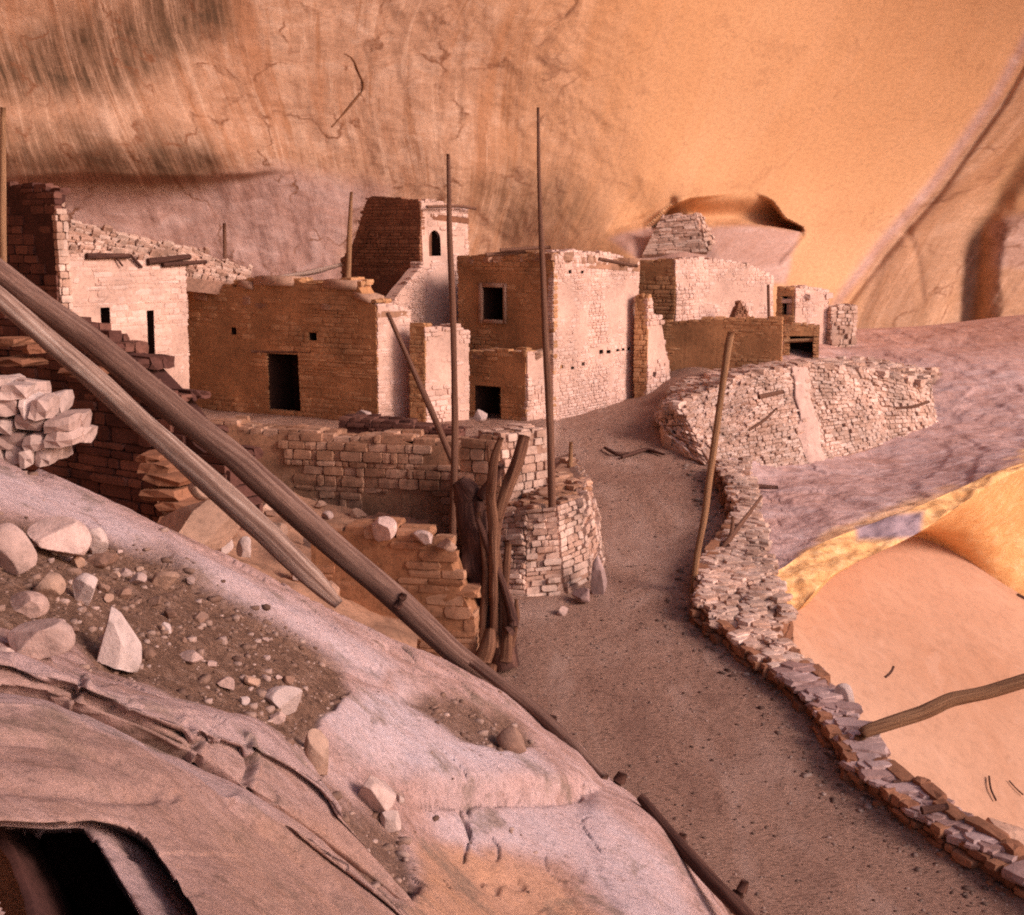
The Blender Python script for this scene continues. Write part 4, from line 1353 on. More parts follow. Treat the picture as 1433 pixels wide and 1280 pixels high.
# --- the tower
C3 = XY(590, 31.0)
l3, r3 = along(C3, (-.8, .6), 478), along(C3, (.6, .8), 657)
h3 = thing('masonry_tower', 'tall square tower with shaded red-brown face and a small arched window in its pale side', 'tower', V3(C3, 0))
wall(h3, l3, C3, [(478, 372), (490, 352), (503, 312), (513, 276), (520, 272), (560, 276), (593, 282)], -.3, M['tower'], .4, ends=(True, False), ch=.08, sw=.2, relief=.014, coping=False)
o, inf = wall(h3, C3, r3, [(588, 282), (610, 280), (640, 288), (657, 290)], -.3, M['pale'], .4, [(600, 322, 616, 358)], ch=.09, sw=.2, relief=.018, cop_t=.03)
recess(h3, inf, inf['holes'][0], 'window', M['inner_shade'], .8)
mb = MB()       # rounded head of the little window
a0, b0, a1, b1 = inf['holes'][0]
o3, d3, n3 = np.array((*inf['A'], 0)), np.array((*inf['d'], 0)), np.array((*inf['n'], 0))
n = 10
for k in (-.06, .004):
    arc_ = [o3 + d3 * ((a0 + a1) / 2 + (a1 - a0) / 2 * math.cos(t)) + np.array((0, 0, b1 + .0)) + np.array((0, 0, (a1 - a0) * .5 * (math.sin(t) - 1))) + n3 * k for t in np.linspace(math.pi, 0, n)]
    for s_, rng_ in ((0, range(0, n // 2)), (1, range(n // 2, n))):
        pts = [arc_[i] for i in rng_]
        cn = o3 + d3 * (a0 - .01 if s_ == 0 else a1 + .01) + np.array((0, 0, b1 + .01)) + n3 * k
        mb.add([cn] + pts, [(0, i, i + 1) for i in range(1, len(pts))], .6)
mb.build('window_arch', M['pale'], h3, False)
D = (l3[0] + r3[0] - C3[0], l3[1] + r3[1] - C3[1])
slab(h3, [V3(l3, 3.2), V3(C3, 4.2), V3(r3, 4.1), V3(D, 3.2)], .12, 'roof', M['tower'], .03, 10)
mb = MB()
tube(mb, [on_plane(590, 289, inf['A'], inf['n']) + Vector(n3) * .14, on_plane(634, 288, inf['A'], inf['n']) + Vector(n3) * .14, on_plane(659, 292, inf['A'], inf['n']) + Vector(n3) * .14], [.03, .035, .03], 8)
mb.build('roof_beam', M['pole'], h3)
# lit wall stub at the foot of the tower
e2 = XY(594, 30.9)
e1 = along(e2, (-.6, -.8), 538)
s3 = thing('wall_stub', 'pale sloping stub of masonry at the foot of the red-brown tower', 'ruin wall', V3(e1, 0))
wall(s3, e1, e2, [(538, 428), (548, 422), (560, 405), (576, 386), (596, 362)], -.2, M['pale'], .3, ch=.045, sw=.10, relief=.02, ends=(True, True), coping=False)

# --- the two-storey house
C4 = XY(775, 29.0)
l4, r4 = along(C4, (-.81, .58), 640), along(C4, (.58, .81), 895)
h4 = thing('storeyed_house', 'two-storey stone house with brown front, two dark square openings and a broad pale side wall', 'house', V3(C4, 0))
o, inf4 = wall(h4, l4, C4, [(640, 362), (690, 357), (720, 356), (778, 357)], -.5, M['mud'], .4, [(676, 402, 705, 447)], ch=.095, sw=.26, relief=.014, ends=(True, False))
recess(h4, inf4, inf4['holes'][0], 'window', M['inner_shade'], 1.0)
n4, d4 = Vector((*inf4['n'], 0)), Vector((*inf4['d'], 0))
q = on_plane(671, 425, inf4['A'], inf4['n'])
mb = MB()       # plastered border round the upper opening
ov = np.array((*inf4['A'], 0))
a0, b0, a1, b1 = inf4['holes'][0]
zz = np.array((0, 0, 1.))
for (u0, z0, u1, z1) in ((a0 - .11, b0 - .08, a0, b1 + .09), (a1, b0 - .08, a1 + .06, b1 + .09), (a0, b1, a1, b1 + .09), (a0, b0 - .08, a1, b0)):
    stone(mb, ov + np.array(d4) * (u0 + u1) / 2 + zz * (z0 + z1) / 2 + np.array(n4) * .0, np.array(d4), np.array(n4), zz, (u1 - u0) / 2, .035, (z1 - z0) / 2, .9, .02, .35)
mb.build('window_frame', M['warm'], h4)
hs = []
for (x, y) in ((797, 380), (815, 381), (786, 513), (800, 514), (815, 509), (843, 492), (852, 492), (864, 489), (872, 488), (880, 488)):
    hs.append((x - 2.2, y - 2.6, x + 2.2, y + 2.6))
o, inf = wall(h4, C4, r4, [(773, 357), (800, 352), (850, 356), (897, 368)], -.5, M['pale'], .4, hs, ch=.07, sw=.15, relief=.010)
for h in inf['holes']:
    recess(h4, inf, h, 'beam_socket', M['inner_shade'], .3)
w_, D = box_house(h4, C4, l4, r4, -.5, 3.1, M['inner_shade'])
slab(h4, [V3(l4, 3.12), V3(C4, 3.25), V3(r4, 3.05), V3(D, 3.15)], .14, 'roof', M['warm'], .05, 200)
for (x0, y0, x1, y1) in ((700, 350, 770, 346), (838, 362, 892, 372), (680, 356, 735, 353)):
    mb = MB()
    tube(mb, [P(x0, y0, 29.3), P(x1, y1, 29.6)], [.04, .035], 8, seed=int(x0))
    mb.build('roof_beam', M['pole'], h4)
# lower storey standing forward
C5 = XY(737, 28.35)
l5, r5 = along(C5, (-.81, .58), 652), along(C5, (.58, .81), 778)
o, inf5 = wall(h4, l5, C5, [(650, 494), (700, 492), (740, 492)], -.5, M['mud'], .35, [(665, 540, 701, 585)], ch=.10, sw=.26, relief=.022, ends=(True, False))
recess(h4, inf5, inf5['holes'][0], 'doorway', M['inner_shade'], 1.0)
wall(h4, C5, r5, [(736, 494), (765, 496), (780, 500)], -.5, M['pale'], .35, ch=.09, sw=.17, relief=.025)
t0 = inf5['zt'](0.4) - .04
slab(h4, [V3(l5, t0), V3(C5, t0), V3(r5, t0), V3((l5[0] + r5[0] - C5[0], l5[1] + r5[1] - C5[1]), t0)], .1, 'ledge', M['warm'], .02, 14)

# thin broken wall right of the two-storey house
C6 = XY(907, 31.2)
l6, r6 = along(C6, (-.95, .3), 888), along(C6, (.6, .8), 940)
s6 = thing('wall_fragment', 'thin jagged upright wall fragment, pale on its right, beside the two-storey house', 'ruin wall', V3(C6, 0))
wall(s6, l6, C6, [(886, 420), (896, 414), (908, 416)], -.3, M['mud'], .25, ends=(True, False), ch=.09, sw=.14, relief=.02)
wall(s6, C6, r6, [(905, 416), (914, 420), (917, 442), (928, 444), (930, 475), (936, 500), (944, 530)], -.3, M['pale'], .25, [(916, 487, 920, 495), (914, 520, 918, 528)], ch=.08, sw=.13, relief=.03)

# --- the back room at the right: brown end wall and long pale wall
C7 = XY(945, 33.6)
l7, r7 = along(C7, (-.9, .43), 893), along(C7, (.75, .66), 1082)
h7 = thing('roofless_room', 'long pale back wall joined to a dark brown end wall, under the niche in the cliff', 'house', V3(C7, .3))
wall(h7, l7, C7, [(893, 370), (905, 366), (945, 364)], -.2, M['mud'], .35, ends=(True, False), ch=.085, relief=.012)
wall(h7, C7, r7, [(944, 364), (980, 362), (1020, 366), (1050, 372), (1082, 388)], -.2, M['pale'], .35, ch=.08, sw=.15, relief=.012)
mb = MB()
q = P(1040, 446, 33.9)
patch(mb, P(1026, 446, 33.6), P(1052, 446, 33.9), P(1042, 434, 34.2), P(1036, 420, 34.1), .08, .12, .02)
mb.build('fallen_masonry', M['tower'], h7)
# low brown wall in front of it
C8 = XY(1096, 32.0)
l8 = along(C8, (-.95, .3), 928)
h8 = thing('low_wall', 'long low brown wall in front of the pale back wall, behind the tan pole', 'wall', V3(C8, .6))
wall(h8, l8, C8, [(928, 452), (960, 450), (1000, 446), (1050, 448), (1090, 446), (1097, 452)], .1, M['mud'], .3, ch=.085, sw=.24, relief=.014, ends=(True, True))
# small room at the far right with a dark opening
C9 = XY(1112, 36.0)
l9, r9 = along(C9, (-.9, .43), 1086), along(C9, (.8, .6), 1160)
h9 = thing('small_room', 'small pale stone room with dark square openings against the orange cliff', 'house', V3(C9, .6))
o, inf9 = wall(h9, l9, C9, [(1086, 404), (1114, 404)], .2, M['mud'], .25, [(1091, 414, 1109, 440)], ch=.09, relief=.012, ends=(True, False))
recess(h9, inf9, inf9['holes'][0], 'window', M['inner_shade'], .7)
wall(h9, C9, r9, [(1110, 404), (1125, 402), (1158, 406), (1162, 408)], .2, M['pale'], .3, ch=.08, sw=.15, relief=.012)
w_, D = box_house(h9, C9, l9, r9, .2, 2.1, M['inner_shade'])
slab(h9, [V3(l9, 2.1), V3(C9, 2.12), V3(r9, 2.12), V3(D, 2.15)], .1, 'roof', M['pale'], .02, 10)
C10 = XY(1149, 34.6)
l10 = along(C10, (-.97, .2), 1098)
o, inf10 = wall(h9, l10, C10, [(1096, 458), (1120, 454), (1150, 458)], .1, M['mud'], .35, [(1099, 470, 1146, 502)], ch=.08, sw=.2, relief=.016, ends=(True, True))
recess(h9, inf10, inf10['holes'][0], 'doorway', M['inner_shade'], .8)
mb = MB()
tube(mb, [on_plane(1097, 477, inf10['A'], inf10['n']) + Vector((*inf10['n'], 0)) * .03, on_plane(1138, 475, inf10['A'], inf10['n']) + Vector((*inf10['n'], 0)) * .03], [.045, .045], 8)
mb.build('lintel', M['pole_tan'], h9)
C11 = XY(1165, 36.6)
r11 = along(C11, (.9, .43), 1200)
h11 = thing('rubble_pier', 'short pinkish rubble pier at the right end of the houses', 'ruin wall', V3(C11, .6))
wall(h11, C11, r11, [(1160, 432), (1200, 428)], .1, M['rubble'], .5, ch=.11, sw=.16, relief=.05, ends=(True, True))

# --- left white house with roof timbers
B12 = along(Lf, (-.1, .05), 262)
B12 = XY(262, 29.2)
l12 = along(B12, (-.6, -.8), 92)
h12 = thing('plastered_house', 'white plastered house wall with two narrow slit windows and roof beams under rubble', 'house', V3(B12, 0))
o, inf12 = wall(h12, l12, B12, [(92, 355), (150, 358), (200, 362), (262, 370)], -.3, M['pale'], .4, [(142, 430, 155, 462), (207, 434, 217, 503)], ch=.10, sw=.3, relief=.008, ends=(True, True), coping=False)
for h in inf12['holes']:
    recess(h12, inf12, h, 'slit_window', M['inner_shade'], .5)
n12, A12 = Vector((*inf12['n'], 0)), inf12['A']
for (x0, y0, x1, y1, r_) in ((118, 358, 178, 358, .06), (180, 357, 195, 374, .035), (204, 366, 262, 359, .07), (225, 370, 285, 366, .05), (160, 360, 168, 372, .025)):
    mb = MB()
    tube(mb, [on_plane(x0, y0, A12, inf12['n']) + n12 * .06, on_plane(x1, y1, A12, inf12['n']) + n12 * .08], [r_, r_ * .8], 8, seed=x0)
    mb.build('roof_beam', M['stump'], h12)
mb = MB()      # rubble on the roof, rising to a broken wall behind
e12 = XY(352, 31.5)
patch(mb, V3(l12, inf12['zt'](0)) + Vector((.05, .1, -.02)), V3(B12, inf12['zt'](inf12['L'])) + Vector((.05, .1, -.02)), P(250, 348, 30.6), P(96, 308, 28.2), .12, .22, .05)
patch(mb, V3(B12, inf12['zt'](inf12['L']) - .25), P(350, 398, 30.6), P(352, 378, 31.4), P(250, 346, 30.7), .12, .2, .05)
patch(mb, P(96, 330, 28.3), P(300, 366, 31), P(290, 352, 31.3), P(98, 310, 28.4), .12, .22, .05)
mb.build('roof', M['warmpale'], h12)

# back block under the thin pole: pale plank on the roof
mb = MB()
tube(mb, [P(392, 388, 30.4), P(440, 380, 30.6), P(478, 370, 30.8)], [.05, .06, .035], 8)
tag(mb.build('roof_plank', M['log_pale']), 'pale weathered plank lying slanted on the roof of the doorway house', 'plank')

# --- dark ruined tower at the far left
C13 = XY(84, 24.0)
l13 = along(C13, (-.74, .67), -60)
h13 = thing('ruined_tower', 'dark red masonry tower stump with a pale broken right edge at the left border', 'tower', V3(C13, 0))
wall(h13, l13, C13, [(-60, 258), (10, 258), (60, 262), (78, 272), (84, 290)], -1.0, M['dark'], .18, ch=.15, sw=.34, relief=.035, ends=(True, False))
r13 = along(C13, (.7, .71), 100)
wall(h13, C13, r13, [(82, 280), (94, 300), (101, 330)], -1.0, M['rubble'], .4, ch=.16, sw=.2, relief=.06)

# ================================================================== lower walls
# dark terrace wall behind the big logs
A14, B14 = XY(-110, 22.6), XY(310, 18.3)
h14 = thing('terrace_wall', 'dark red terrace wall of heavy ledge stones, in the shade behind the big logs', 'wall', V3(B14, -1.6))
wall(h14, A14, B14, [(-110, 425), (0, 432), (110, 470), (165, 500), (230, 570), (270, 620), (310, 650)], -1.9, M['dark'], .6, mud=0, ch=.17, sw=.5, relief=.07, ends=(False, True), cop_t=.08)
mb = MB()
for (x, y, w, h, Yd) in ((228, 652, 56, 14, 17.6), (244, 668, 66, 15, 17.4), (236, 690, 60, 18, 17.3), (262, 706, 70, 14, 17.1), (222, 638, 40, 12, 17.8), (262, 735, 80, 22, 16.7), (300, 722, 60, 16, 16.8), (286, 752, 70, 18, 16.5), (20, 478, 40, 12, 19.2), (60, 486, 36, 12, 19.1), (30, 505, 50, 12, 19.0), (120, 520, 50, 12, 18.9)):
    q = P(x, y, Yd)
    k = Yd / F
    stone(mb, np.array(q), np.array((.93, -.3, random.uniform(-.06, .1))), np.array((.3, .93, 0)), np.array((0, 0, 1.)), w * k / 2, .3, h * k / 2, random.uniform(.1, 1), .2, 1.6)
mb.build('ledge_stone', M['tower'], h14, False)
# debris bank against the white house
h15 = thing('rubble_bank', 'sloping bank of fallen stone and mud against the foot of the white plastered house', 'rubble')
mb = MB()
patch(mb, P(100, 470, 23.0), P(300, 610, 21.5), P(232, 560, 27.0), P(146, 462, 26.0), .14, .2, .05)
mb.build('stone_facing', M['warm'], h15)

# bank of earth and rubble behind the logs
BT = [(200, 640, 22.5), (300, 668, 23.2), (400, 690, 22.95), (520, 716, 22.7), (600, 730, 22.5)]
BB = [(240, 760, 15.6), (310, 800, 15.4), (400, 850, 14.8), (500, 905, 14.8), (580, 940, 14.8)]


def bank(u, t):
    k = min(int(u * 4), 3)
    f = u * 4 - k
    a = [BT[k][i] * (1 - f) + BT[k + 1][i] * f for i in range(3)]
    b_ = [BB[k][i] * (1 - f) + BB[k + 1][i] * f for i in range(3)]
    return P(*a).lerp(P(*b_), t)


gg = []
for i in range(61):
    for j in range(61):
        q = bank(i / 60, j / 60 * 1.05)
        gg.append((q.x, q.y, q.z + .16 * float(fbm(q.x * 1.3, q.y * 1.3, 0, 4, 87)) + .05 * float(fbm(q.x * 6, q.y * 6, 0, 3, 88))))
mb = MB()
mb.add(gg, grid_faces(61, 61).tolist(), .4)
tag(mb.build('earth_bank', M['warm']), 'bank of reddish earth and rubble sloping from the long retaining wall down behind the logs', 'earth bank')

# middle retaining wall below the doorway house
A16, B16 = XY(255, 24.0), XY(668, 22.7)
h16 = thing('retaining_wall', 'long rough retaining wall of big irregular stones below the doorway house', 'wall', V3(B16, -1.6))
wall(h16, A16, B16, [(255, 602), (330, 590), (345, 604), (440, 606), (470, 616), (560, 612), (575, 620), (640, 622), (668, 630)], -1.9, M['warm'], .55, mud=.34, ch=.14, sw=.26, relief=.045, cop_t=.07, ends=(False, True))
mb = MB()
q = on_plane(460, 664, XY(255, 24.0), np.array((-.16, -.987)))
stone(mb, np.array(q) + np.array((-.0, -.12, 0)), np.array((.9, -.2, .35)), np.array((.2, .97, 0)), np.array((-.35, 0, .93)), .22, .1, .11, .95, .15)
mb.build('face_stone', M['cobble'], h16)
# narrow dark trench wall just before the doorway house
A17, B17 = XY(470, 25.6), XY(640, 25.0)
h17 = thing('low_wall', 'low strip of shadowed masonry in front of the small stone block, above the retaining wall', 'wall', V3(B17, 0))
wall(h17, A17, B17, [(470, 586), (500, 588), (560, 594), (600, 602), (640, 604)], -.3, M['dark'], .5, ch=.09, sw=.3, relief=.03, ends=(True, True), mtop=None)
# loose stones along its top and on the plaza are separate things further down

# front ruined wall, brown face and jagged right end
A18, B18 = XY(425, 16.9), XY(664, 16.5)
h18 = thing('ruined_wall', 'orange brown mud wall with stepped crumbling right edge, beside the big log', 'wall', V3(B18, -1.6))
wall(h18, A18, B18, [(420, 760), (470, 738), (500, 742), (520, 730), (540, 748), (590, 750), (606, 762), (626, 764), (633, 790), (640, 812), (646, 830), (655, 845), (664, 862), (666, 890)], -2.2, M['clay'], .42, mud=.3, ch=.12, sw=.30, relief=.016, ends=(False, True), cop_t=.06)

# upright wall block beside the posts
C19 = XY(702, 20.9)
l19, r19 = along(C19, (-.9, .43), 644), along(C19, (.72, .69), 770)
h19 = thing('masonry_block', 'upright stone block behind the gnarled posts, at the corner of the terrace', 'ruin wall', V3(C19, -1))
wall(h19, l19, C19, [(642, 628), (660, 618), (704, 610)], -1.6, M['warm'], .45, ch=.15, sw=.3, relief=.04, ends=(True, False), cop_t=.05)
wall(h19, C19, r19, [(700, 612), (730, 606), (755, 602), (772, 604)], -1.6, M['warmpale'], .45, ch=.11, sw=.17, relief=.05, cop_t=.05)
# rounded bastion that carries the tall pole
h20 = thing('round_bastion', 'rounded rubble stone bastion carrying the tall thin pole beside the path', 'wall', V3(XY(770, 19.3), -1.3))
bot = [G(684, 840, -.1), G(735, 846, -.1), G(790, 840, -.1), G(828, 822, -.1), G(846, 795, -.1), G(838, 745, -.1), G(822, 700, -.1), G(806, 655, -.1)]
top = [P(694, 722, 20.3), P(738, 716, 19.9), P(778, 712, 19.8), P(806, 702, 20.3), P(820, 686, 21.0), P(818, 672, 21.7), P(806, 654, 22.6), P(796, 634, 23.8)]
mb = MB()
for i in range(len(bot) - 1):
    patch(mb, bot[i], bot[i + 1], top[i + 1], top[i], .085, .19, .04, back=.4, gap=.004)
mb.build('stone_facing', M['warmpale'], h20)
mb = MB()
cen = sum(top, Vector()) / len(top) + Vector((-.3, .3, 0))
mb.add([tuple(t - Vector((0, 0, .03))) for t in top] + [tuple(cen)], [(i, i + 1, len(top)) for i in range(len(top) - 1)] + [(len(top) - 1, 0, len(top))], .5)
for _ in range(60):
    a, b_ = random.randrange(len(top) - 1), random.random()
    q = top[a].lerp(top[a + 1], b_).lerp(cen, random.random() * .8)
    s_ = random.uniform(.04, .10)
    stone(mb, np.array(q), np.array((.8, .6, 0)), np.array((-.6, .8, 0)), np.array((0, 0, 1.)), s_ * 1.3, s_, s_ * .5, random.random(), .15)
mb.build('stone_top', M['warm'], h20)

# rubble terrace at the right of the lane
h21 = thing('rubble_terrace', 'cream sunlit rubble stone terrace wall with a smooth plastered strip, right of the path', 'wall', tuple(P(1080, 640, 26.5)))
rbt = [P(1000, 664, 25.5), P(1072, 668, 26.0), P(1160, 644, 27.3), P(1250, 618, 29.2), P(1315, 604, 30.8)]
rtp = [P(950, 566, 27.4), P(1040, 524, 28.4), P(1130, 510, 29.2), P(1215, 518, 30.2), P(1302, 540, 31.2)]
mb = MB()
for i in range(4):
    patch(mb, rbt[i], rbt[i + 1], rtp[i + 1], rtp[i], .075, .14, .022, back=.5, loose=.15, gap=.003, jit=.09)
patch(mb, P(930, 616, 27.0), rbt[0], rtp[0], P(926, 590, 28.2), .13, .2, .06, back=.5)
mb.build('stone_facing', M['rubble'], h21)
mb = MB()
pl = [rbt[1].lerp(rbt[2], .62), rbt[1].lerp(rbt[2], .90), rtp[1].lerp(rtp[2], 1.0), rtp[1].lerp(rtp[2], .72)]
nr = (pl[1] - pl[0]).cross(pl[3] - pl[0]).normalized()
nx = 12
gg = []
for i in range(nx + 1):
    for j in range(31):
        a, b_ = i / nx, j / 30
        q = (pl[0] * (1 - a) + pl[1] * a) * (1 - b_) + (pl[3] * (1 - a) + pl[2] * a) * b_
        ed = math.sin(math.pi * a) ** .4
        q = q + (pl[1] - pl[0]) * .18 * float(vn(b_ * 6, 0, i == 0, 5)) * abs(2 * a - 1)
        gg.append(tuple(q + nr * (.012 + .035 * ed + .02 * float(fbm(a * 4, b_ * 14, 0, 3, 9)))))
mb.add(gg, grid_faces(nx + 1, 31).tolist(), .35)
mb.build('plaster_strip', M['pale'], h21)
mb = MB()       # earth fill on top of the terrace
tb = [P(926, 588, 28.3), *rtp]
bk_ = [P(940, 545, 30.4), P(980, 524, 31.6), P(1050, 512, 31.8), P(1140, 503, 33.5), P(1220, 500, 34.5), P(1320, 520, 34)]
gg = []
for i in range(6):
    for j in range(7):
        q = tb[i].lerp(bk_[i], j / 6)
        gg.append(tuple(q + Vector((0, 0, -.04 + .05 * random.random()))))
mb.add(gg, grid_faces(6, 7).tolist(), .4)
for _ in range(420):
    a_, b2 = random.random() * 4.999, random.random() ** 1.6
    k_ = int(a_)
    q = tb[k_].lerp(tb[k_ + 1], a_ - k_).lerp(bk_[k_].lerp(bk_[k_ + 1], a_ - k_), b2)
    an, sz = random.uniform(0, 6.28), random.uniform(.04, .13)
    stone(mb, np.array(q), np.array((math.cos(an), math.sin(an), 0)), np.array((-math.sin(an), math.cos(an), 0)), np.array((0, 0, 1.)), sz * 1.3, sz, sz * .6, random.uniform(.1, 1), .15)
mb.build('earth_fill', M['rubble'], h21, False)

# parapet along the void
h22 = thing('parapet_wall', 'low parapet of lilac flat stones running along the right edge of the path', 'wall', tuple(G(1100, 980)))
RE_PX = [(1046, 640), (1052, 668), (1058, 700), (1066, 742), (1074, 776), (1082, 800), (1106, 850), (1116, 880), (1142, 922), (1166, 962), (1190, 1000), (1214, 1032), (1236, 1068),
         (1262, 1096), (1312, 1140), (1390, 1192), (1470, 1232), (1560, 1290), (1690, 1370), (1900, 1500)]
LE = EDGE[2:]
HT = [.25, .3, .3, .3, .3, .26, .22, .19, .18, .17, .17, .17, .17, .18, .18, .18, .18, .18, .18, .18]
RE = [G(*p_, HT[min(i, len(HT) - 1)] + .02) for i, p_ in enumerate(RE_PX)]
n = min(len(LE), len(RE))
for i in range(7, n):
    a_ = LE[min(i + 1, len(LE) - 1)] - LE[i - 1]
    pr = Vector((-a_.y, a_.x, 0)).normalized()
    wd_ = [.58, .46, .38, .33][min(i - 7, 3)]
    RE[i] = Vector((LE[i].x + pr.x * wd_, LE[i].y + pr.y * wd_, LE[i].z + HT[min(i, len(HT) - 1)] + .02))
mb = MB()
tops_ = []
for i in range(n):
    l_ = LE[i]
    tl = Vector((l_.x + .03, l_.y, l_.z + HT[min(i, len(HT) - 1)]))
    tops_.append((l_, tl, RE[min(i, len(RE) - 1)]))
for i in range(n - 1):
    (b0_, t0_, r0_), (b1_, t1_, r1_) = tops_[i], tops_[i + 1]
    dn = Vector((0, 0, -.12))
    patch(mb, b0_ + dn, b1_ + dn, t1_, t0_, .085, .2, .05, back=.15, loose=.4)              # face to the lane
    patch(mb, r1_ + Vector((.25, 0, -3.2)), r0_ + Vector((.25, 0, -3.2)), r0_, r1_, .2, .34, .05, back=.2) if i > 5 else None
mb.build('stone_facing', M['tower'], h22)
mb = MB()
mb2 = MB()
for i in range(n - 1):
    (b0_, t0_, r0_), (b1_, t1_, r1_) = tops_[i], tops_[i + 1]
    tgt = mb2 if i < 8 else mb
    gq = [np.array(q) - np.array((0, 0, .03)) for q in (t0_, t1_, r1_, r0_)]
    tgt.add(gq, [(0, 1, 2, 3)], .0)
    L_ = (t1_ - t0_).length
    W_ = ((r0_ - t0_).length + (r1_ - t1_).length) / 2
    small = i < 8
    nst = int(L_ * W_ * (120 if small else 70)) + 2
    for _ in range(nst):
        a, b_ = random.random(), random.random()
        q = t0_.lerp(t1_, a).lerp(r0_.lerp(r1_, a), b_ * 1.02)
        ang = random.uniform(-.5, .5) + math.atan2(t1_.y - t0_.y, t1_.x - t0_.x) + math.pi / 2
        tl_ = random.uniform(-.05, .05)
        ux, uy = np.array((math.cos(ang), math.sin(ang), tl_)), np.array((-math.sin(ang), math.cos(ang), random.uniform(-.05, .05)))
        s_ = random.uniform(.03, .10) if small else random.uniform(.06, .15)
        stone(tgt, np.array(q) + np.array((0, 0, random.uniform(-.03, .02))), ux, uy, np.array((0, 0, 1.)), s_ * random.uniform(.9, 1.6), s_, s_ * (.5 if small else .34), random.uniform(.1, 1), .09, 2.0)
mb.build('coping', M['coping'], h22)
mb2.build('rubble_coping', M['rubble'], h22)

# stack of white cobbles at the left edge
h23 = thing('cobble_wall', 'broken end of a dry wall of pale stones at the left border on the ledge', 'wall', tuple(P(20, 640, 10.9)))
mb = MB()
yy = 532
while yy < 646:
    hh = random.uniform(15, 34)
    xx = -130 + random.uniform(0, 20)
    xr = np.interp(yy, [530, 560, 600, 640], [44, 66, 76, 62]) + random.uniform(-6, 6)
    while xx < xr:
        w = random.uniform(16, 44)
        q = P(xx + w / 2, yy + hh / 2 + random.uniform(-3, 3), 10.9)
        k = 10.9 / F
        for dy_ in (0, .28):
            stone(mb, np.array(q) + np.array((0, dy_ + random.uniform(-.04, .04), 0)), np.array((.99, .1, random.uniform(-.22, .22))), np.array((0, 1., random.uniform(-.1, .1))),
                  np.array((random.uniform(-.22, .22), 0, 1.)), w * k / 2 * .98, .17, hh * k / 2 * .98, random.uniform(.1, 1), .15, 1.5)
        xx += w
    yy += hh * .92
mb.build('cobble_facing', M['cobble'], h23, False)


# rough stone wall wedged under the overhang
mb = MB()
patch(mb, P(898, 356, 38.6), P(990, 352, 38.6), P(972, 298, 39.6), P(926, 303, 39.8), .10, .26, .02, back=.5, jit=.10, gap=.003)
patch(mb, P(990, 352, 38.6), P(1006, 346, 39.4), P(980, 300, 40.6), P(972, 298, 39.6), .16, .3, .04, back=.2, jit=.14)
tag(mb.build('stone_wall', M['warmpale']), 'rough pinkish stone wall wedged at the left under the overhang of the cliff', 'wall')

# ================================================================== timbers
def timber(name, pts, rad, m, label, cat, group=None, **kw):
    mb = MB()
    tube(mb, pts, rad, **kw)
    return tag(mb.build(name, m), label, cat, group)


# the two big logs and the thin ones that carry on along the edge of the ledge
timber('log', [P(-40, 352, 13.4), P(20, 398, 13.4), P(130, 478, 13.3), P(250, 578, 13.2), P(330, 640, 13.1), P(440, 740, 13.0), P(560, 842, 12.9), P(640, 918, 12.75), P(694, 958, 12.7)],
       [.115, .12, .125, .13, .12, .125, .115, .10, .085], M['log'], 'long thick weathered log, the upper of the two slanting to the gnarled posts', 'log', 'slanting logs', ns=18, wob=.16, lump=.10, seg=.06, seed=1)
timber('log', [P(-50, 380, 12.5), P(0, 418, 12.5), P(110, 512, 12.4), P(200, 592, 12.3), P(300, 680, 12.1), P(380, 752, 11.9), P(440, 812, 11.75), P(474, 846, 11.7)],
       [.085, .088, .095, .10, .105, .11, .095, .05], M['log_pale'], 'lower slanting log with a bleached tapering end lying on the ledge', 'log', 'slanting logs', ns=18, wob=.2, lump=.12, seg=.06, seed=5)
timber('branch', [P(660, 926, 12.3), P(698, 956, 12.15), P(750, 994, 11.95), P(800, 1042, 11.65), P(846, 1090, 11.35)], [.055, .06, .06, .055, .045], M['log'],
       'thin branch lying along the upper edge of the bedrock ledge below the big log', 'branch', ns=10, wob=.3, lump=.5, seg=.05, seed=9)
timber('log', [P(896, 1116, 11.0), P(934, 1162, 10.7), P(976, 1210, 10.3), P(1020, 1256, 9.9), P(1060, 1300, 9.6)], [.04, .05, .055, .06, .06], M['stump'],
       'dark rotten log lying in the gap between the ledge and the path at the bottom', 'log', ns=12, wob=.35, lump=.5, seg=.05, seed=12)
for (x, y, Yd, s) in ((767, 1016, 12.1, 1), (862, 1098, 11.5, 1.1), (948, 1180, 10.9, .9), (1032, 1250, 10.4, 1.1), (560, 842, 12.8, .8), (672, 850, 13.2, 0)):
    if not s:
        continue
    q = P(x, y, Yd)
    timber('branch_stub', [q - Vector((.03, 0, .06)) * s, q + Vector((.02, -.02, .02)) * s, q + Vector((.05, -.01, .10)) * s], [.05 * s, .05 * s, .035 * s], M['stump'],
           {767: 'small dark knot standing up beside the thin branch under the big log', 862: 'dark stub at the lower tip of the thin branch on the ledge edge', 948: 'dark stub at the top of the rotten log',
            1032: 'dark stub low beside the rotten log at the bottom edge', 560: 'short dark knot on the upper big log near the ruined wall'}[x], 'stub', ns=9, wob=.4, seed=x, seg=.04)
# stub and splinter lying on the ledge
timber('wood_stub', [P(631, 943, 11.9), P(645, 956, 11.75), P(668, 972, 11.6)], [.045, .04, .02], M['stump'], 'short dark wood stub on the pale ledge just under the big log', 'stub', ns=8, wob=.3, seg=.04, seed=3)
timber('wood_splinter', [P(508, 892, 11.5), P(540, 904, 11.45)], [.035, .03], M['log'], 'grey wood splinter lying on the ledge below the upper log', 'splinter', ns=8, wob=.3, seg=.04, seed=4)

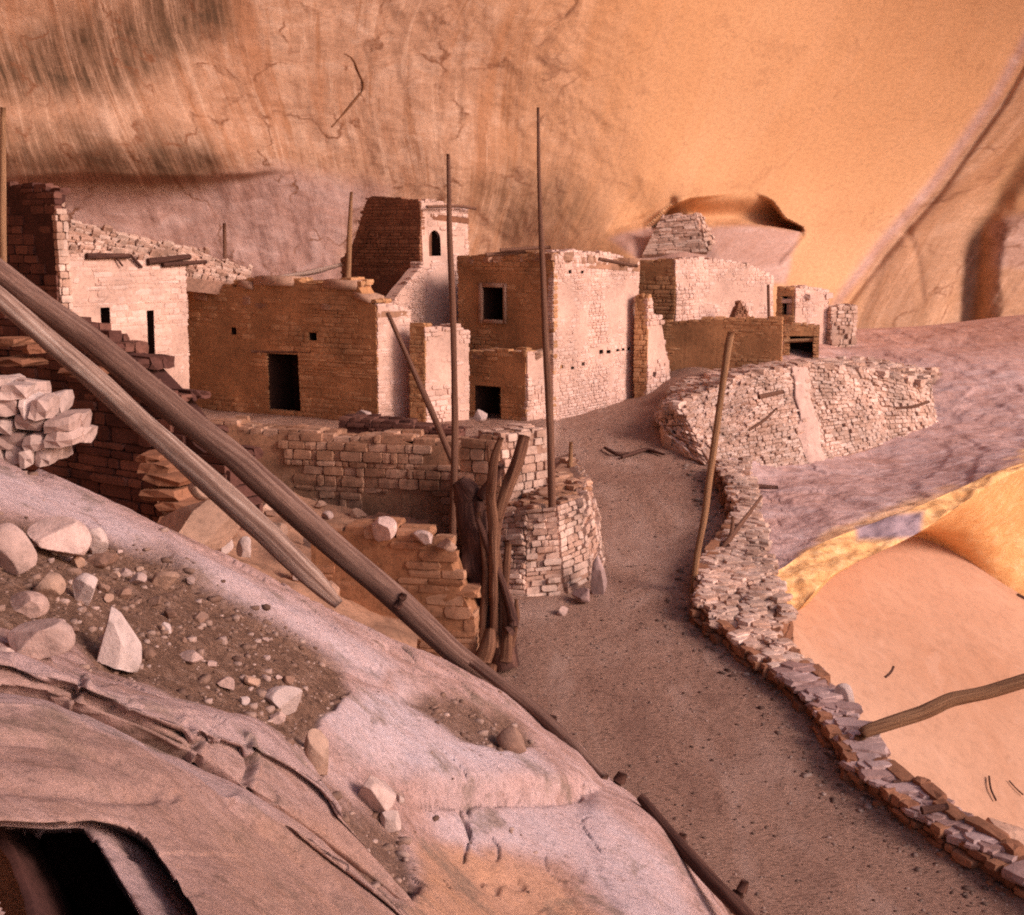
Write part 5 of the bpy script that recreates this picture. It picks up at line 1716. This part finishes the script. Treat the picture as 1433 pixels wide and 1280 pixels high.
# upright poles
timber('pole', [P(634, 850, 18.0), P(633, 755, 18.0), P(637, 600, 18.0), P(634, 430, 17.98), P(629, 320, 17.96), P(627, 215, 17.94)], [.045, .045, .043, .042, .036, .022], M['pole'],
       'tall thin pole rising in front of the square tower', 'pole', ns=9, wob=.2, seg=.12, seed=21)
timber('pole', [P(773, 722, 20.0), P(770, 600, 20.0), P(764, 480, 20.0), P(757, 330, 20.0), P(754, 230, 20.0), P(753, 150, 20.0)], [.062, .06, .052, .036, .026, .018], M['pole'],
       'tallest thin pole, standing on the round bastion before the two-storey house', 'pole', ns=9, wob=.2, seg=.12, seed=22)
timber('pole', [P(640, 660, 19.6), P(606, 580, 20.4), P(575, 510, 21.0), P(543, 438, 21.6)], [.05, .048, .042, .035], M['pole'],
       'leaning pole slanting up to the left in front of the doorway house', 'pole', ns=9, wob=.2, seg=.1, seed=23)
pd = G(969, 832)
timber('pole', [P(969, 838, pd.y), P(975, 780, pd.y), P(986, 722, pd.y), P(991, 680, pd.y), P(1000, 620, pd.y), P(1012, 535, pd.y), P(1020, 478, pd.y), P(1023, 464, pd.y)],
       [.052, .05, .05, .05, .046, .046, .055, .05], M['pole_tan'], 'crooked tan pole with a knobbed top standing at the edge of the path', 'pole', ns=10, wob=.25, lump=.3, seg=.07, seed=24)
timber('pole', [P(5, 420, 15.0), P(4, 300, 15.0), P(4, 150, 15.0)], [.04, .04, .03], M['pole_tan'], 'light tan pole standing upright at the left border', 'pole', ns=8, seg=.12, seed=25)
timber('pole', [P(487, 392, 29.2), P(489, 330, 29.2), P(492, 268, 29.2)], [.06, .055, .03], M['pole_tan'], 'thin tan pole on the roof of the doorway house beside the red-brown tower', 'pole', ns=7, seg=.2, seed=26)
timber('pole', [P(315, 362, 30.8), P(314, 312, 30.8)], [.045, .04], M['pole'], 'short dark stick standing in the rubble roof at the left', 'pole', ns=7, seg=.2, seed=27)
timber('pole', [P(1076, 446, 34.6), P(1075, 398, 34.6)], [.04, .035], M['pole'], 'short thin stick against the right end of the long pale back wall', 'pole', ns=7, seg=.2, seed=28)
timber('peg', [P(798, 652, 22.0), P(799, 618, 22.0)], [.04, .03], M['pole_tan'], 'short pale peg on the back of the round bastion', 'peg', ns=7, seg=.1, seed=29)
pb_ = G(996, 802)
timber('branch', [P(997, 803, pb_.y), P(1006, 775, pb_.y + .2), P(1024, 750, pb_.y + .4), P(1045, 722, pb_.y + .8), P(1066, 694, pb_.y + 1.3)], [.045, .042, .04, .034, .02], M['pole'],
       'forked brown branch leaning on the right edge of the path beside the crooked pole', 'branch', ns=8, wob=.3, seg=.07, seed=30)
timber('twig', [P(1022, 752, pb_.y + .4), P(1026, 735, pb_.y + .5), P(1025, 722, pb_.y + .5)], [.034, .03, .02], M['pole'], 'small upright twig springing from the forked branch', 'twig', ns=7, seg=.06, seed=33)
timber('branch', [P(1030, 676, 24.2), P(1052, 680, 24.2), P(1088, 682, 24.3)], [.09, .05, .035], M['stump'], 'dark broken branch stump sticking out below the rubble terrace', 'branch', ns=8, wob=.4, seg=.07, seed=31)
timber('timber_end', [P(1048, 602, 26.6), P(1070, 588, 26.75), P(1086, 572, 26.9)], [.03, .03, .02], M['pole'], 'dark crooked stick set slantwise in the rubble terrace', 'stick', ns=7, wob=.3, seg=.06, seed=34)
timber('timber_end', [P(1254, 571, 29.5), P(1280, 569, 29.6), P(1300, 562, 29.8)], [.03, .035, .03], M['pole'], 'dark stick in the right end of the rubble terrace', 'stick', ns=7, wob=.3, seg=.06, seed=35)
timber('timber_end', [P(1062, 556, 27.0), P(1096, 548, 27.3)], [.05, .04], M['pole'], 'dark stick in the upper part of the rubble terrace left of the plastered strip', 'stick', ns=7, wob=.3, seg=.06, seed=36)
bq = RE[11]
timber('beam', [bq + Vector((-.12, .0, -.05)), P(1206, 1024, bq.y), P(1290, 998, bq.y + .1), P(1330, 978, bq.y + .15), P(1380, 968, bq.y + .2), P(1433, 952, bq.y + .2), P(1600, 900, bq.y + .4)],
       [.07, .072, .074, .076, .078, .076, .07], M['beam'], 'long crooked brown beam jutting from the parapet out over the pink hollow', 'beam', ns=12, wob=.2, lump=.35, seg=.05, seed=37)
for (i, x0, y0, x1, y1, lb) in ((13, 1250, 1098, 1294, 1092, 'short dark beam end jutting from the parapet below the long crooked beam'), (14, 1290, 1134, 1326, 1128, 'dark stub in the parapet nearest the bottom right')):
    yq = RE[i].y
    timber('beam_end', [P(x0, y0, yq), P(x1, y1, yq + .05)], [.04, .03], M['stump'], lb, 'beam end', ns=8, wob=.3, seg=.05, seed=i)
mb = MB()      # short stick lying on the plaza edge
for pts, s in (([(846, 626), (862, 636), (880, 634)], 1), ([(870, 640), (905, 628), (930, 636)], 2)):
    timber('fallen_branch', [G(*q, .05) for q in pts], [.03, .04, .02], M['stump'], ['', 'dark fallen branch on the path where it meets the plaza', 'dark fallen branch at the foot of the terrace by the path'][s], 'branch', ns=7, wob=.4, seg=.08, seed=40 + s)

for pts, rr_, lb in (([(1238, 948), (1246, 942), (1250, 933)], .035, 'small dark twig lying alone on the pink floor of the hollow'),
                     ([(1384, 1086), (1386, 1104), (1394, 1120)], .025, 'curved dark twig on the pink floor near the right border'),
                     ([(1412, 1092), (1422, 1104), (1432, 1112)], .018, 'faint thin twig on the pink floor at the right border'),
                     ([(1424, 832), (1436, 838)], .05, 'dark stick end lying where the orange rock meets the hollow floor at the right border')):
    timber('twig', [floor_hit(*q, .03) for q in pts], [rr_ * .6] * len(pts), M['stump'], lb, 'twig', ns=7, wob=.4, seg=.06, seed=int(pts[0][0]))
# gnarled posts at the corner of the ruined wall
GP = 'gnarled posts beside the ruined wall'
timber('gnarled_post', [P(706, 935, 16.9), P(694, 880, 17.0), P(672, 800, 17.2), P(660, 730, 17.3), P(655, 690, 17.3), P(642, 672, 17.3)], [.22, .21, .20, .18, .14, .07], M['stump'],
       'thick dark forked tree trunk, leftmost of the gnarled posts', 'post', GP, ns=18, wob=.6, lump=.7, seg=.05, seed=51)
mbx = MB()
timber('gnarled_post', [P(664, 735, 17.2), P(672, 695, 17.2), P(694, 668, 17.15), P(700, 650, 17.1)], [.08, .08, .06, .05], M['stump'], 'stout dark arm forking to the right from the thick trunk', 'post', GP, ns=12, wob=.3, seg=.06, seed=52)
timber('gnarled_post', [P(690, 905, 16.7), P(692, 830, 16.8), P(690, 740, 16.9), P(686, 690, 16.9), P(693, 640, 16.9), P(702, 612, 16.9)], [.06, .06, .058, .055, .045, .03], M['post'],
       'lighter brown crooked post in the middle of the gnarled posts', 'post', GP, ns=12, wob=.6, lump=.6, seg=.05, seed=53)
timber('gnarled_post', [P(690, 800, 17.0), P(697, 730, 17.1), P(708, 690, 17.2), P(722, 650, 17.3), P(733, 610, 17.4)], [.045, .055, .07, .08, .08], M['post'],
       'thick post leaning right with its broad end up, among the gnarled posts', 'post', GP, ns=14, wob=.5, lump=.5, seg=.05, seed=54)
timber('gnarled_post', [P(712, 884, 16.6), P(722, 880, 16.6), P(715, 850, 16.7), P(704, 815, 16.8), P(688, 780, 16.9), P(676, 745, 16.9), P(668, 725, 16.9)], [.07, .06, .05, .045, .045, .04, .03], M['stump'],
       'thin dark branch slanting down to the right across the gnarled posts', 'post', GP, ns=10, wob=.3, seg=.06, seed=55)
timber('gnarled_post', [P(709, 925, 16.7), P(712, 880, 16.75), P(706, 830, 16.85), P(712, 760, 16.95)], [.07, .075, .06, .04], M['post'],
       'short ragged stump right of the crooked post at its foot', 'post', GP, ns=12, wob=.4, lump=.4, seg=.06, seed=56)
timber('gnarled_post', [P(676, 925, 16.4), P(684, 905, 16.4), P(686, 880, 16.5)], [.10, .09, .06], M['post'], 'low brown stump at the foot of the thick dark trunk', 'post', GP, ns=12, wob=.4, seg=.05, seed=57)
timber('gnarled_post', [P(682, 955, 15.6), P(688, 930, 15.7)], [.08, .07], M['post'], 'lowest short stump half hidden by the end of the big log', 'post', GP, ns=10, wob=.3, seg=.05, seed=58)
for pts, rr_, lb in (([(674, 905), (680, 800), (670, 716)], [.04, .035, .02], 'thin crooked stick standing between the thick trunk and the ruined wall edge'),
                     ([(702, 915), (703, 830), (694, 756), (699, 726)], [.045, .04, .03, .02], 'thin brown stick just right of the middle crooked post'),
                     ([(684, 790), (689, 700), (683, 622)], [.035, .03, .018], 'thin pale stick rising left of the top of the middle crooked post'),
                     ([(716, 905), (724, 862), (722, 838)], [.04, .035, .02], 'short thin stick leaning at the right foot of the gnarled posts')):
    timber('gnarled_post', [P(x, y, 16.75 + (905 - y) * .0012) for x, y in pts], rr_, M['post'], lb, 'post', GP, ns=9, wob=.5, lump=.4, seg=.05, seed=60 + len(lb))
# crack in the cliff face
for pts, lb in (([(465, 178), (488, 150), (513, 122), (500, 100), (495, 80), (482, 74)], 'dark angular branch-like crack on the cliff above the doorway house'),):
    mb = MB()
    tube(mb, [on_cliff(x, y, .0) for x, y in pts], [.025, .035, .03, .028, .022, .01], 7, seg=.12, wob=.5)
    tag(mb.build('cliff_crack', M['crack'], CLIFF))


# ================================================================== loose rocks
def icosphere(sub):
    t = (1 + 5 ** .5) / 2
    v = [Vector(q).normalized() for q in ((-1, t, 0), (1, t, 0), (-1, -t, 0), (1, -t, 0), (0, -1, t), (0, 1, t), (0, -1, -t), (0, 1, -t), (t, 0, -1), (t, 0, 1), (-t, 0, -1), (-t, 0, 1))]
    f = [(0, 11, 5), (0, 5, 1), (0, 1, 7), (0, 7, 10), (0, 10, 11), (1, 5, 9), (5, 11, 4), (11, 10, 2), (10, 7, 6), (7, 1, 8), (3, 9, 4), (3, 4, 2), (3, 2, 6), (3, 6, 8), (3, 8, 9), (4, 9, 5), (2, 4, 11), (6, 2, 10), (8, 6, 7), (9, 8, 1)]
    for _ in range(sub):
        c, nf = {}, []

        def mid(a, b):
            k = (min(a, b), max(a, b))
            if k not in c:
                v.append(((v[a] + v[b]) / 2).normalized())
                c[k] = len(v) - 1
            return c[k]
        for a, b, d in f:
            x, y, z = mid(a, b), mid(b, d), mid(d, a)
            nf += [(a, x, z), (b, y, x), (d, z, y), (x, y, z)]
        f = nf
    return np.array([tuple(q) for q in v]), f


IV, IF = icosphere(4)


def rock(px0, py0, px1, py1, m, label, cuts=11, seed=0, shape=None, depth=.8, Yd=None, name='rock', cat='rock', group=None):
    rs = np.random.default_rng(seed)
    base = on_bed((px0 + px1) / 2, py1 - 2) if Yd is None else P((px0 + px1) / 2, py1, Yd)
    k = base.y / F
    w, h = (px1 - px0) * k / 2, (py1 - py0) * k / 2
    v = IV.copy()
    for _ in range(cuts):
        nrm = rs.normal(size=3)
        nrm /= np.linalg.norm(nrm)
        hh = rs.uniform(.42, .80)
        d = v @ nrm - hh
        v = v - np.maximum(d, 0)[:, None] * nrm * .97
    for nrm, hh in (shape or ()):
        nrm = np.array(nrm, float)
        nrm /= np.linalg.norm(nrm)
        d = v @ nrm - hh
        v = v - np.maximum(d, 0)[:, None] * nrm * .98
    v = v + .05 * fbm(v[:, 0] * 2 + seed, v[:, 1] * 2, v[:, 2] * 2, 4, seed)[:, None] * v
    mn, mx = v.min(0), v.max(0)
    v = (v - (mn + mx) / 2) / ((mx - mn) / 2)
    v = v * np.array((w, w * depth, h)) + np.array(base) + np.array((0, w * depth * .3, h * .92))
    mb = MB()
    mb.add(v, IF, rs.uniform(.2, .9))
    return tag(mb.build(name, m), label, cat, group)


rock(130, 845, 197, 942, M['rock_white'], 'pale upright pointed rock casting a dark shadow in the earth pocket', 6, 3, [((.75, -.2, .6), .42), ((-.8, -.2, .45), .5), ((0, -1, .35), .55)], .8)
rock(8, 866, 106, 922, M['rock_pink'], 'long pink slab rock left of the pointed rock', 9, 4, None, .7)
rock(102, 800, 138, 852, M['rock_white'], 'white oval rock leaning above the pointed rock', 7, 5, None, .7)
rock(42, 800, 90, 842, M['rock_tan'], 'tan rounded rock among the rocks at the left', 6, 6, None, .9)
rock(8, 828, 68, 862, M['rock_pink'], 'low grey-pink rock at the left under the tan rock', 8, 7, None, .9)
rock(-26, 730, 50, 806, M['rock_pink'], 'large pink rock cut by the left border', 9, 8, None, .8)
rock(32, 726, 122, 786, M['rock_pink'], 'broad lumpy pink rock at the top of the earth pocket', 12, 9, None, .7)
rock(112, 736, 152, 782, M['rock_white'], 'pale narrow rock at the right of the lumpy rock', 7, 10, None, .7)
rock(114, 774, 164, 796, M['rock_brown'], 'flat dark rock under the lumpy pink rock', 8, 11, None, .8)
rock(368, 958, 424, 1004, M['rock_white'], 'pale blocky rock alone in the middle of the earth pocket', 8, 12, None, .8)
rock(497, 1078, 556, 1142, M['rock_pink'], 'pink block wedged at the top of the narrow gully', 9, 13, None, .8)
rock(424, 1016, 462, 1086, M['rock_tan'], 'tan slab standing at the lower end of the earth pocket', 8, 14, None, .6)
rock(552, 1112, 566, 1128, M['rock_white'], 'tiny white stone right of the wedged pink block', 6, 15)
rock(532, 1132, 562, 1170, M['rock_white'], 'pale sliver of rock below the wedged pink block', 7, 16, None, .6)
rock(694, 1018, 738, 1052, M['rock_brown'], 'brown rounded rock on the ledge in its small earth hollow', 7, 17, None, 1.0)
rock(224, 872, 240, 888, M['rock_white'], 'small white stone right of the pointed rock', 6, 18)
rock(334, 976, 350, 990, M['rock_white'], 'small white stone left of the pale blocky rock', 6, 19)
rock(212, 798, 252, 828, M['rock_tan'], 'orange tan stone on the far side of the earth pocket', 8, 20)
rock(178, 802, 206, 822, M['rock_pink'], 'small pink stone left of the orange tan stone', 8, 21)
rock(248, 912, 284, 930, M['rock_pink'], 'pair-like low pink stone in the middle of the gravel', 9, 22)
rock(300, 948, 330, 968, M['rock_pink'], 'flat pale pink stone just below the gravel centre', 8, 23)
rock(268, 858, 292, 874, M['rock_brown'], 'small brown stone in the upper gravel', 8, 24)
rock(-20, 905, 20, 935, M['rock_pink'], 'pink stone at the left border under the long slab', 8, 25)
rock(1162, 950, 1196, 1012, M['rock_white'], 'bright white stone on the outer side of the parapet above the crooked beam', 8, 51, None, .7, RE[10].y + .35)
fq = floor_hit(1412, 1196)
rock(1378, 1146, 1450, 1204, M['rock_tan'], 'orange tan boulder on the hollow floor at the lower right border', 9, 52, None, .9, fq.y)
fq = floor_hit(1380, 1172)
rock(1368, 1152, 1392, 1176, M['rock_white'], 'small bright stone beside the orange tan boulder in the hollow', 8, 53, None, .9, fq.y)
# at the feet of the walls
rock(826, 770, 850, 836, M['coping'], 'bluish grey stone at the right foot of the round bastion', 7, 31, None, 1.0, G(838, 830).y - .1)
rock(800, 822, 826, 842, M['coping'], 'small bluish stone in front of the round bastion', 7, 32, None, 1.0, G(812, 840).y - .1)
rock(778, 848, 796, 862, M['rock_pink'], 'pink stone lying on the path before the round bastion', 7, 33, None, 1.0, G(786, 860).y)
for k, (x0, y0, x1, y1, Yd, mm, lb) in enumerate((
        (494, 572, 520, 590, 26.4, 'rock_white', 'white stone on the low wall at the foot of the doorway house side wall'),
        (662, 572, 682, 590, 27.2, 'rock_white', 'white stone beside the lower doorway of the two-storey house'),
        (518, 722, 556, 758, 16.6, 'rock_pink', 'round pink boulder on top of the ruined wall'),
        (576, 740, 606, 762, 16.5, 'rock_pink', 'smaller pink boulder on top of the ruined wall'),
        (610, 752, 640, 772, 16.4, 'rock_tan', 'tan stone at the right end of the ruined wall top'),
        (296, 738, 326, 774, 16.2, 'rock_white', 'white stone wedged under the lower log'),
        (330, 748, 352, 780, 16.4, 'rock_white', 'second pale stone under the lower log, right of the white one'),
        (404, 782, 436, 812, 16.6, 'rock_white', 'round white stone between the two logs near their lower end'),
        (436, 796, 452, 822, 16.6, 'rock_white', 'pale stone with a hollow between the log ends'),
        (456, 810, 476, 836, 16.6, 'rock_tan', 'tan stone between the log ends, nearest the bleached tip'),
        (205, 695, 330, 772, 15.2, 'rock_tan', 'large broken pink boulder behind the lower log'),
        (262, 662, 300, 700, 15.6, 'rock_tan', 'tan rock above the broken boulder behind the lower log'),
        (1180, 955, 1192, 1008, None, 'rock_white', ''))):
    if Yd is None:
        continue
    rock(x0, y0, x1, y1, M[mm], lb, 9, 60 + k, None, .8, Yd)
for k in range(34):
    for _ in range(50):
        x, y = random.uniform(-5, 440), random.uniform(725, 1030)
        if in_poly(np.array([float(x)]), np.array([float(y)]), [(-20, 725), (120, 740), (240, 785), (300, 825), (420, 890), (465, 925), (440, 1000), (400, 1025), (300, 990), (230, 950), (130, 925), (-20, 870)])[0] > 6:
            break
    w_ = random.choice((9, 11, 14, 18, 24)) * (1.25 if x < 160 else 1)
    rock(x - w_ / 2, y - w_ * .4, x + w_ / 2, y + w_ * .4, M[random.choice(('rock_pink', 'rock_tan', 'rock_brown', 'rock_pink'))], 'small angular stone lying loose in the earth pocket', 9, 200 + k, None, .9, None, 'small_stone', 'stone', 'small stones in the earth pocket')
for k in range(30):
    u_, t_ = random.uniform(.12, .72), random.uniform(.04, .5)
    q = bank(u_, t_)
    x, y = proj(np.array([q.x]), np.array([q.y]), np.array([q.z]))
    x, y, w_ = float(x[0]), float(y[0]), random.uniform(.10, .30) * F / q.y
    rock(x - w_ / 2, y - w_ * .5, x + w_ / 2, y + w_ * .2, M[random.choice(('rock_pink', 'rock_tan', 'rock_brown', 'rock_tan'))], 'fallen block among the debris below the retaining wall behind the logs', 9, 300 + k, None, .9, q.y, 'fallen_block', 'stone', 'fallen blocks behind the logs')

# ================================================================== light, air, camera
w = bpy.data.worlds.new('World')
SC.world = w
w.use_nodes = True
nt = w.node_tree
bg = nt.nodes['Background']
sky = nt.nodes.new('ShaderNodeTexSky')
sky.sky_type = 'NISHITA'
sky.sun_disc = False
SUN = Vector((0.80, -0.40, 0.46)).normalized()
sky.sun_elevation = math.asin(SUN.z)
sky.sun_rotation = math.atan2(SUN.x, SUN.y)
sky.dust_density = 2.0
nt.links.new(mix(nt, 1.0, sky.outputs['Color'], (1.0, .81, .81), 'MULTIPLY'), bg.inputs['Color'])
bg.inputs['Strength'].default_value = 0.15
sl = bpy.data.lights.new('sun', 'SUN')
sl.energy = 2.25
sl.angle = math.radians(20)
sl.color = (1.0, .83, .77)
so = bpy.data.objects.new('sun', sl)
so.rotation_euler = SUN.to_track_quat('Z', 'Y').to_euler()
so.location = (30, -10, 30)
COL.objects.link(so)

cam = bpy.data.cameras.new('camera')
cam.sensor_width = 36
cam.lens = 36 * F / 1433
cam.clip_end = 2000
cam.clip_start = .05
co = bpy.data.objects.new('camera', cam)
co.location = (0, 0, CAMZ)
co.rotation_euler = (math.pi / 2 - PITCH, 0, 0)
COL.objects.link(co)
SC.camera = co
SC.view_settings.view_transform = 'Standard'
SC.view_settings.look = 'None'
SC.view_settings.exposure = 0.5
SC.view_settings.gamma = 1.0
SC.render.engine = 'CYCLES'
SC.cycles.use_denoising = False
SC.cycles.sample_clamp_indirect = 4.0
SC.cycles.max_bounces = 8
SC.cycles.diffuse_bounces = 6
SC.cycles.pixel_filter_type = 'BLACKMAN_HARRIS'
SC.cycles.filter_width = 2.0
